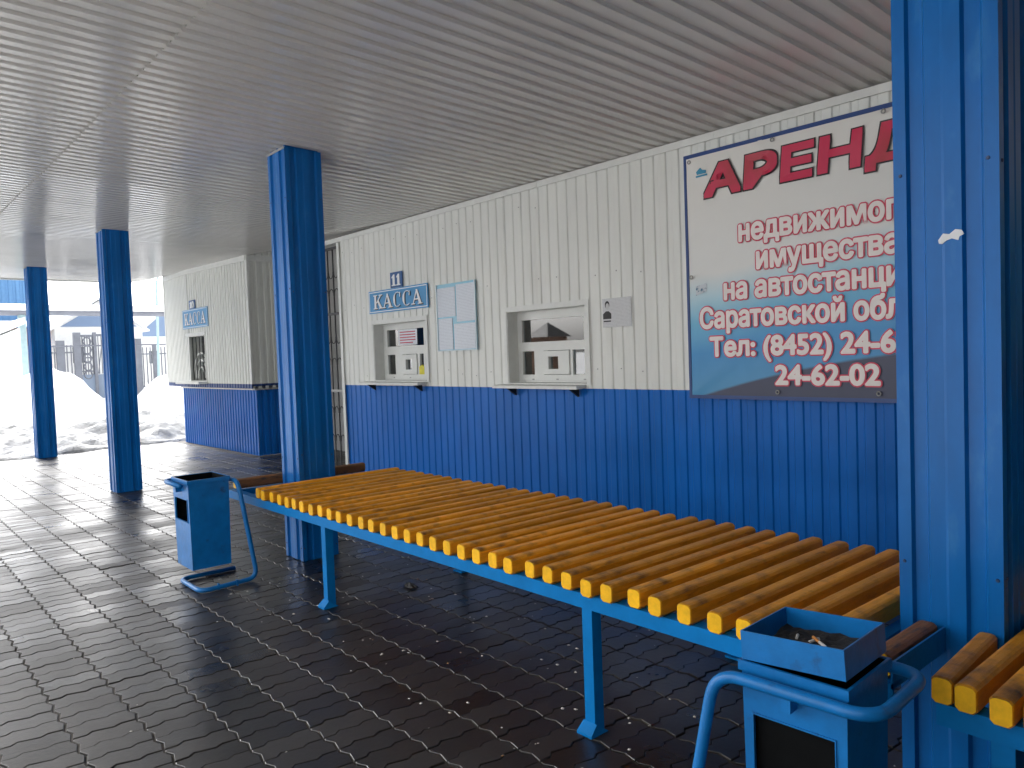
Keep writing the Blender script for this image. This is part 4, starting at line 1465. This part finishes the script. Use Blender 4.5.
# grey gate with lattice
org = Vector((-38, 8.5, 0))
g = empty('yard_gate', org, 'grey lattice metal gate behind the snow heap', 'gate')
def yg_(px): return px
gx = -38.0
for (ya, yb_) in ((7.66, 7.93), (8.43, 8.55), (9.55, 9.72)):
    MB(org).box(gx - .12, gx + .12, ya, yb_, 0, 3.05).build('gate_post', M_gate, g)
MB(org).box(gx - .03, gx + .03, 7.93, 8.43, 2.85, 2.95).build('rail', M_gate, g)
MB(org).box(gx - .03, gx + .03, 8.55, 9.55, 2.88, 2.98).build('rail', M_gate, g)
for zz in (0.9, 1.3, 1.9, 2.45):
    MB(org).box(gx - .03, gx + .03, 7.93, 8.43, zz, zz + .06).build('rail', M_gate, g)
for k in range(5):
    MB(org).box(gx - .02, gx + .02, 7.98 + k * .10, 8.02 + k * .10, 0.96, 2.85).build('bar', M_gate, g)
    zz = 1.0 + k * .37
    MB(org).tube([(gx + .05, 8.18 + .16 * math.cos(t), zz + .17 + .17 * math.sin(t)) for t in [2 * math.pi * j / 10 for j in range(10)]], 0.03, 5, closed=True).build('ring', M_gate, g)
for k in range(8):
    MB(org).box(gx - .02, gx + .02, 8.62 + k * .125, 8.655 + k * .125, 1.2, 2.88).build('bar', M_gate, g)
for k in range(4):
    MB(org).tube([(gx + .04, 8.58 + k * .24, 1.2), (gx + .04, 8.82 + k * .2, 2.85)], 0.022, 5).build('brace', M_gate, g)
MB(org).box(gx + .02, gx + .05, 7.93, 9.55, 0.1, 1.18).build('lower_sheet', mat('gate_blue_panel', (0.19, 0.24, 0.32), 0.6), g)  # plain grey-blue sheet across the foot of the gate
MB(org).box(gx + .05, gx + .08, 9.35, 9.62, 1.95, 2.25).build('plate', M_gate, g)

# fence left and right of the gate
def fence(label, ya, yb_, posts, z1):
    org = Vector((-38, ya, 0))
    f = empty('yard_fence', org, label, 'fence')
    for zz in (0.5, z1 - 0.45):
        MB(org).box(-38.03, -37.97, ya, yb_, zz, zz + .06).build('rail', M_gate, f)
    for p0, p1, zt2_ in posts:
        MB(org).box(-38.1, -37.9, p0, p1, 0, zt2_).build('post', M_gate, f)
    y = ya + .05
    while y < yb_:
        if not any(p0 - .08 < y < p1 + .03 for p0, p1, _ in posts):
            MB(org).box(-38.02, -37.98, y, y + .045, 0.2, z1 - .1).build('picket', M_gate, f)
        y += 0.16


fence('grey picket fence between the far columns left of the gate', 5.4, 7.62, [(6.62, 6.74, 2.6), (6.98, 7.30, 2.7)], 2.6)
fence('grey picket fence right of the gate beside the far ticket booth', 9.78, 13.0, [(10.15, 10.42, 2.75), (10.92, 11.06, 2.45), (12.0, 12.15, 2.5)], 2.45)
o = MB((-37.6, 8, 2.45)).tube([(-37.6, 5.0, 2.44), (-37.6, 14, 2.46)], 0.035, 6).build('gas_pipe', M_gate, None, (-37.6, 8, 2.45))
tag(o, 'thin grey horizontal gas pipe running along the fence', 'pipe')

# houses
def house(org, x0, x1, y0, y1, ze, zr, label, ridge='y', roofm=None):
    org = Vector(org)
    h = empty('house', org, label, 'house', 'houses beyond the fence')
    ym = (y0 + y1) / 2
    MB(org).prism([(y0, 0), (y1, 0), (y1, ze), (ym, zr - .12), (y0, ze)], 0, x0, x1).build('wall', M_wallw, h)
    ov = 0.4
    for sgn in (-1, 1):
        ye = ym + sgn * (abs(y1 - y0) / 2 + ov)
        zee = ze - ov * (zr - ze) / (abs(y1 - y0) / 2)
        q = [(ym, zr), (ye, zee), (ye, zee + .12), (ym, zr + .12)]
        MB(org).prism(q, 0, x0 - ov, x1 + ov).build('roof', M_snow, h)
    MB(org).prism([(y0 + .35, ze + .08), (y1 - .35, ze + .08), (ym, zr - .35)], 0, x1 + .01, x1 + .05).build('gable', roofm or M_roofblue, h)
    wz = ze * .55
    for k in (0.25, 0.68):
        yy_ = y0 + (y1 - y0) * k
        wnd = MB(org).box(x1 + .005, x1 + .06, yy_ - .5, yy_ + .5, wz - .6, wz + .7).build('window', M_wallw, h)
        MB(org).box(x1 + .061, x1 + .065, yy_ - .4, yy_ + .4, wz - .5, wz + .6).build('pane', M_room, wnd)


house((-60, 13.2, 0), -66, -60, 11.0, 16.6, 4.3, 6.3, 'pale house with a blue gable and snowy roof behind the gate')
house((-72, 20, 0), -80, -72, 19.0, 26.0, 4.0, 7.2, 'far white house with a snowy roof seen beside the booth')
# blue hangar on the left
org = Vector((-52, 4, 0))
h = empty('blue_hangar', org, 'big blue steel hangar cut off at the left edge behind the farthest column', 'building')
MB(org).box(-64, -52, -22, 8.9, 0, 3.95).build('lower_wall', M_brown, h)
u = -22.0
while u < 8.9:
    sheet('blue_sheet', Vector((-51.9, 0, 0)) - org, (0, 1, 0), (1, 0, 0), u, min(8.9, u + 3.0), 3.95, 8.6, h, M_hangar, pitch=0.35, depth=0.04)
    u += 3.0
MB(org).box(-64, -51.95, -22, 8.9, 3.96, 8.7).build('core', M_hangar, h)
MB(org).box(-64.3, -51.3, -22.3, 9.2, 8.7, 9.0).build('snow_roof', M_snow, h)
MB(org).box(-51.9, -50.2, -22, 9.6, 4.0, 4.25).build('snow_ledge', M_snow, h)

# kiosk across the yard (shows as a reflection in the ticket window)
org = Vector((-31, -20.5, 0))
k_ = empty('yard_kiosk', org, 'small dark-roofed kiosk across the yard reflected in the larger ticket window', 'kiosk')
MB(org).box(-31.75, -30.25, -21.25, -19.75, 0, 2.3).build('wall', M_brown, k_)
MB(org).add([(-31.95, -21.45, 2.28), (-30.05, -21.45, 2.28), (-30.05, -19.55, 2.28), (-31.95, -19.55, 2.28), (-31.0, -20.5, 3.12)], [(3, 2, 1, 0), (0, 1, 4), (1, 2, 4), (2, 3, 4), (3, 0, 4)]).build('roof', M_iron, k_)

# unseen wing added behind the viewer to shade the right-hand side
org = Vector((12, -0.62, 0))
wg = empty('added_shade_wing', org, 'added unseen wing in white and blue steel, shading the area from behind the viewer', 'building')
MB(org).box(0.2, 24.0, -8.0, -0.62, 0, 3.6).build('core', M_grey, wg)
u = 0.2
while u < 23.9:
    v = min(24.0, u + 2.6)
    sheet('white_sheet', Vector((0, -0.58, 0)) - org, (1, 0, 0), (0, 1, 0), u, v, 1.145, 3.3, wg, M_white)
    sheet('blue_sheet', Vector((0, -0.59, 0)) - org, (1, 0, 0), (0, 1, 0), u, v, 0.0, 1.16, wg, M_bluewall)
    u = v
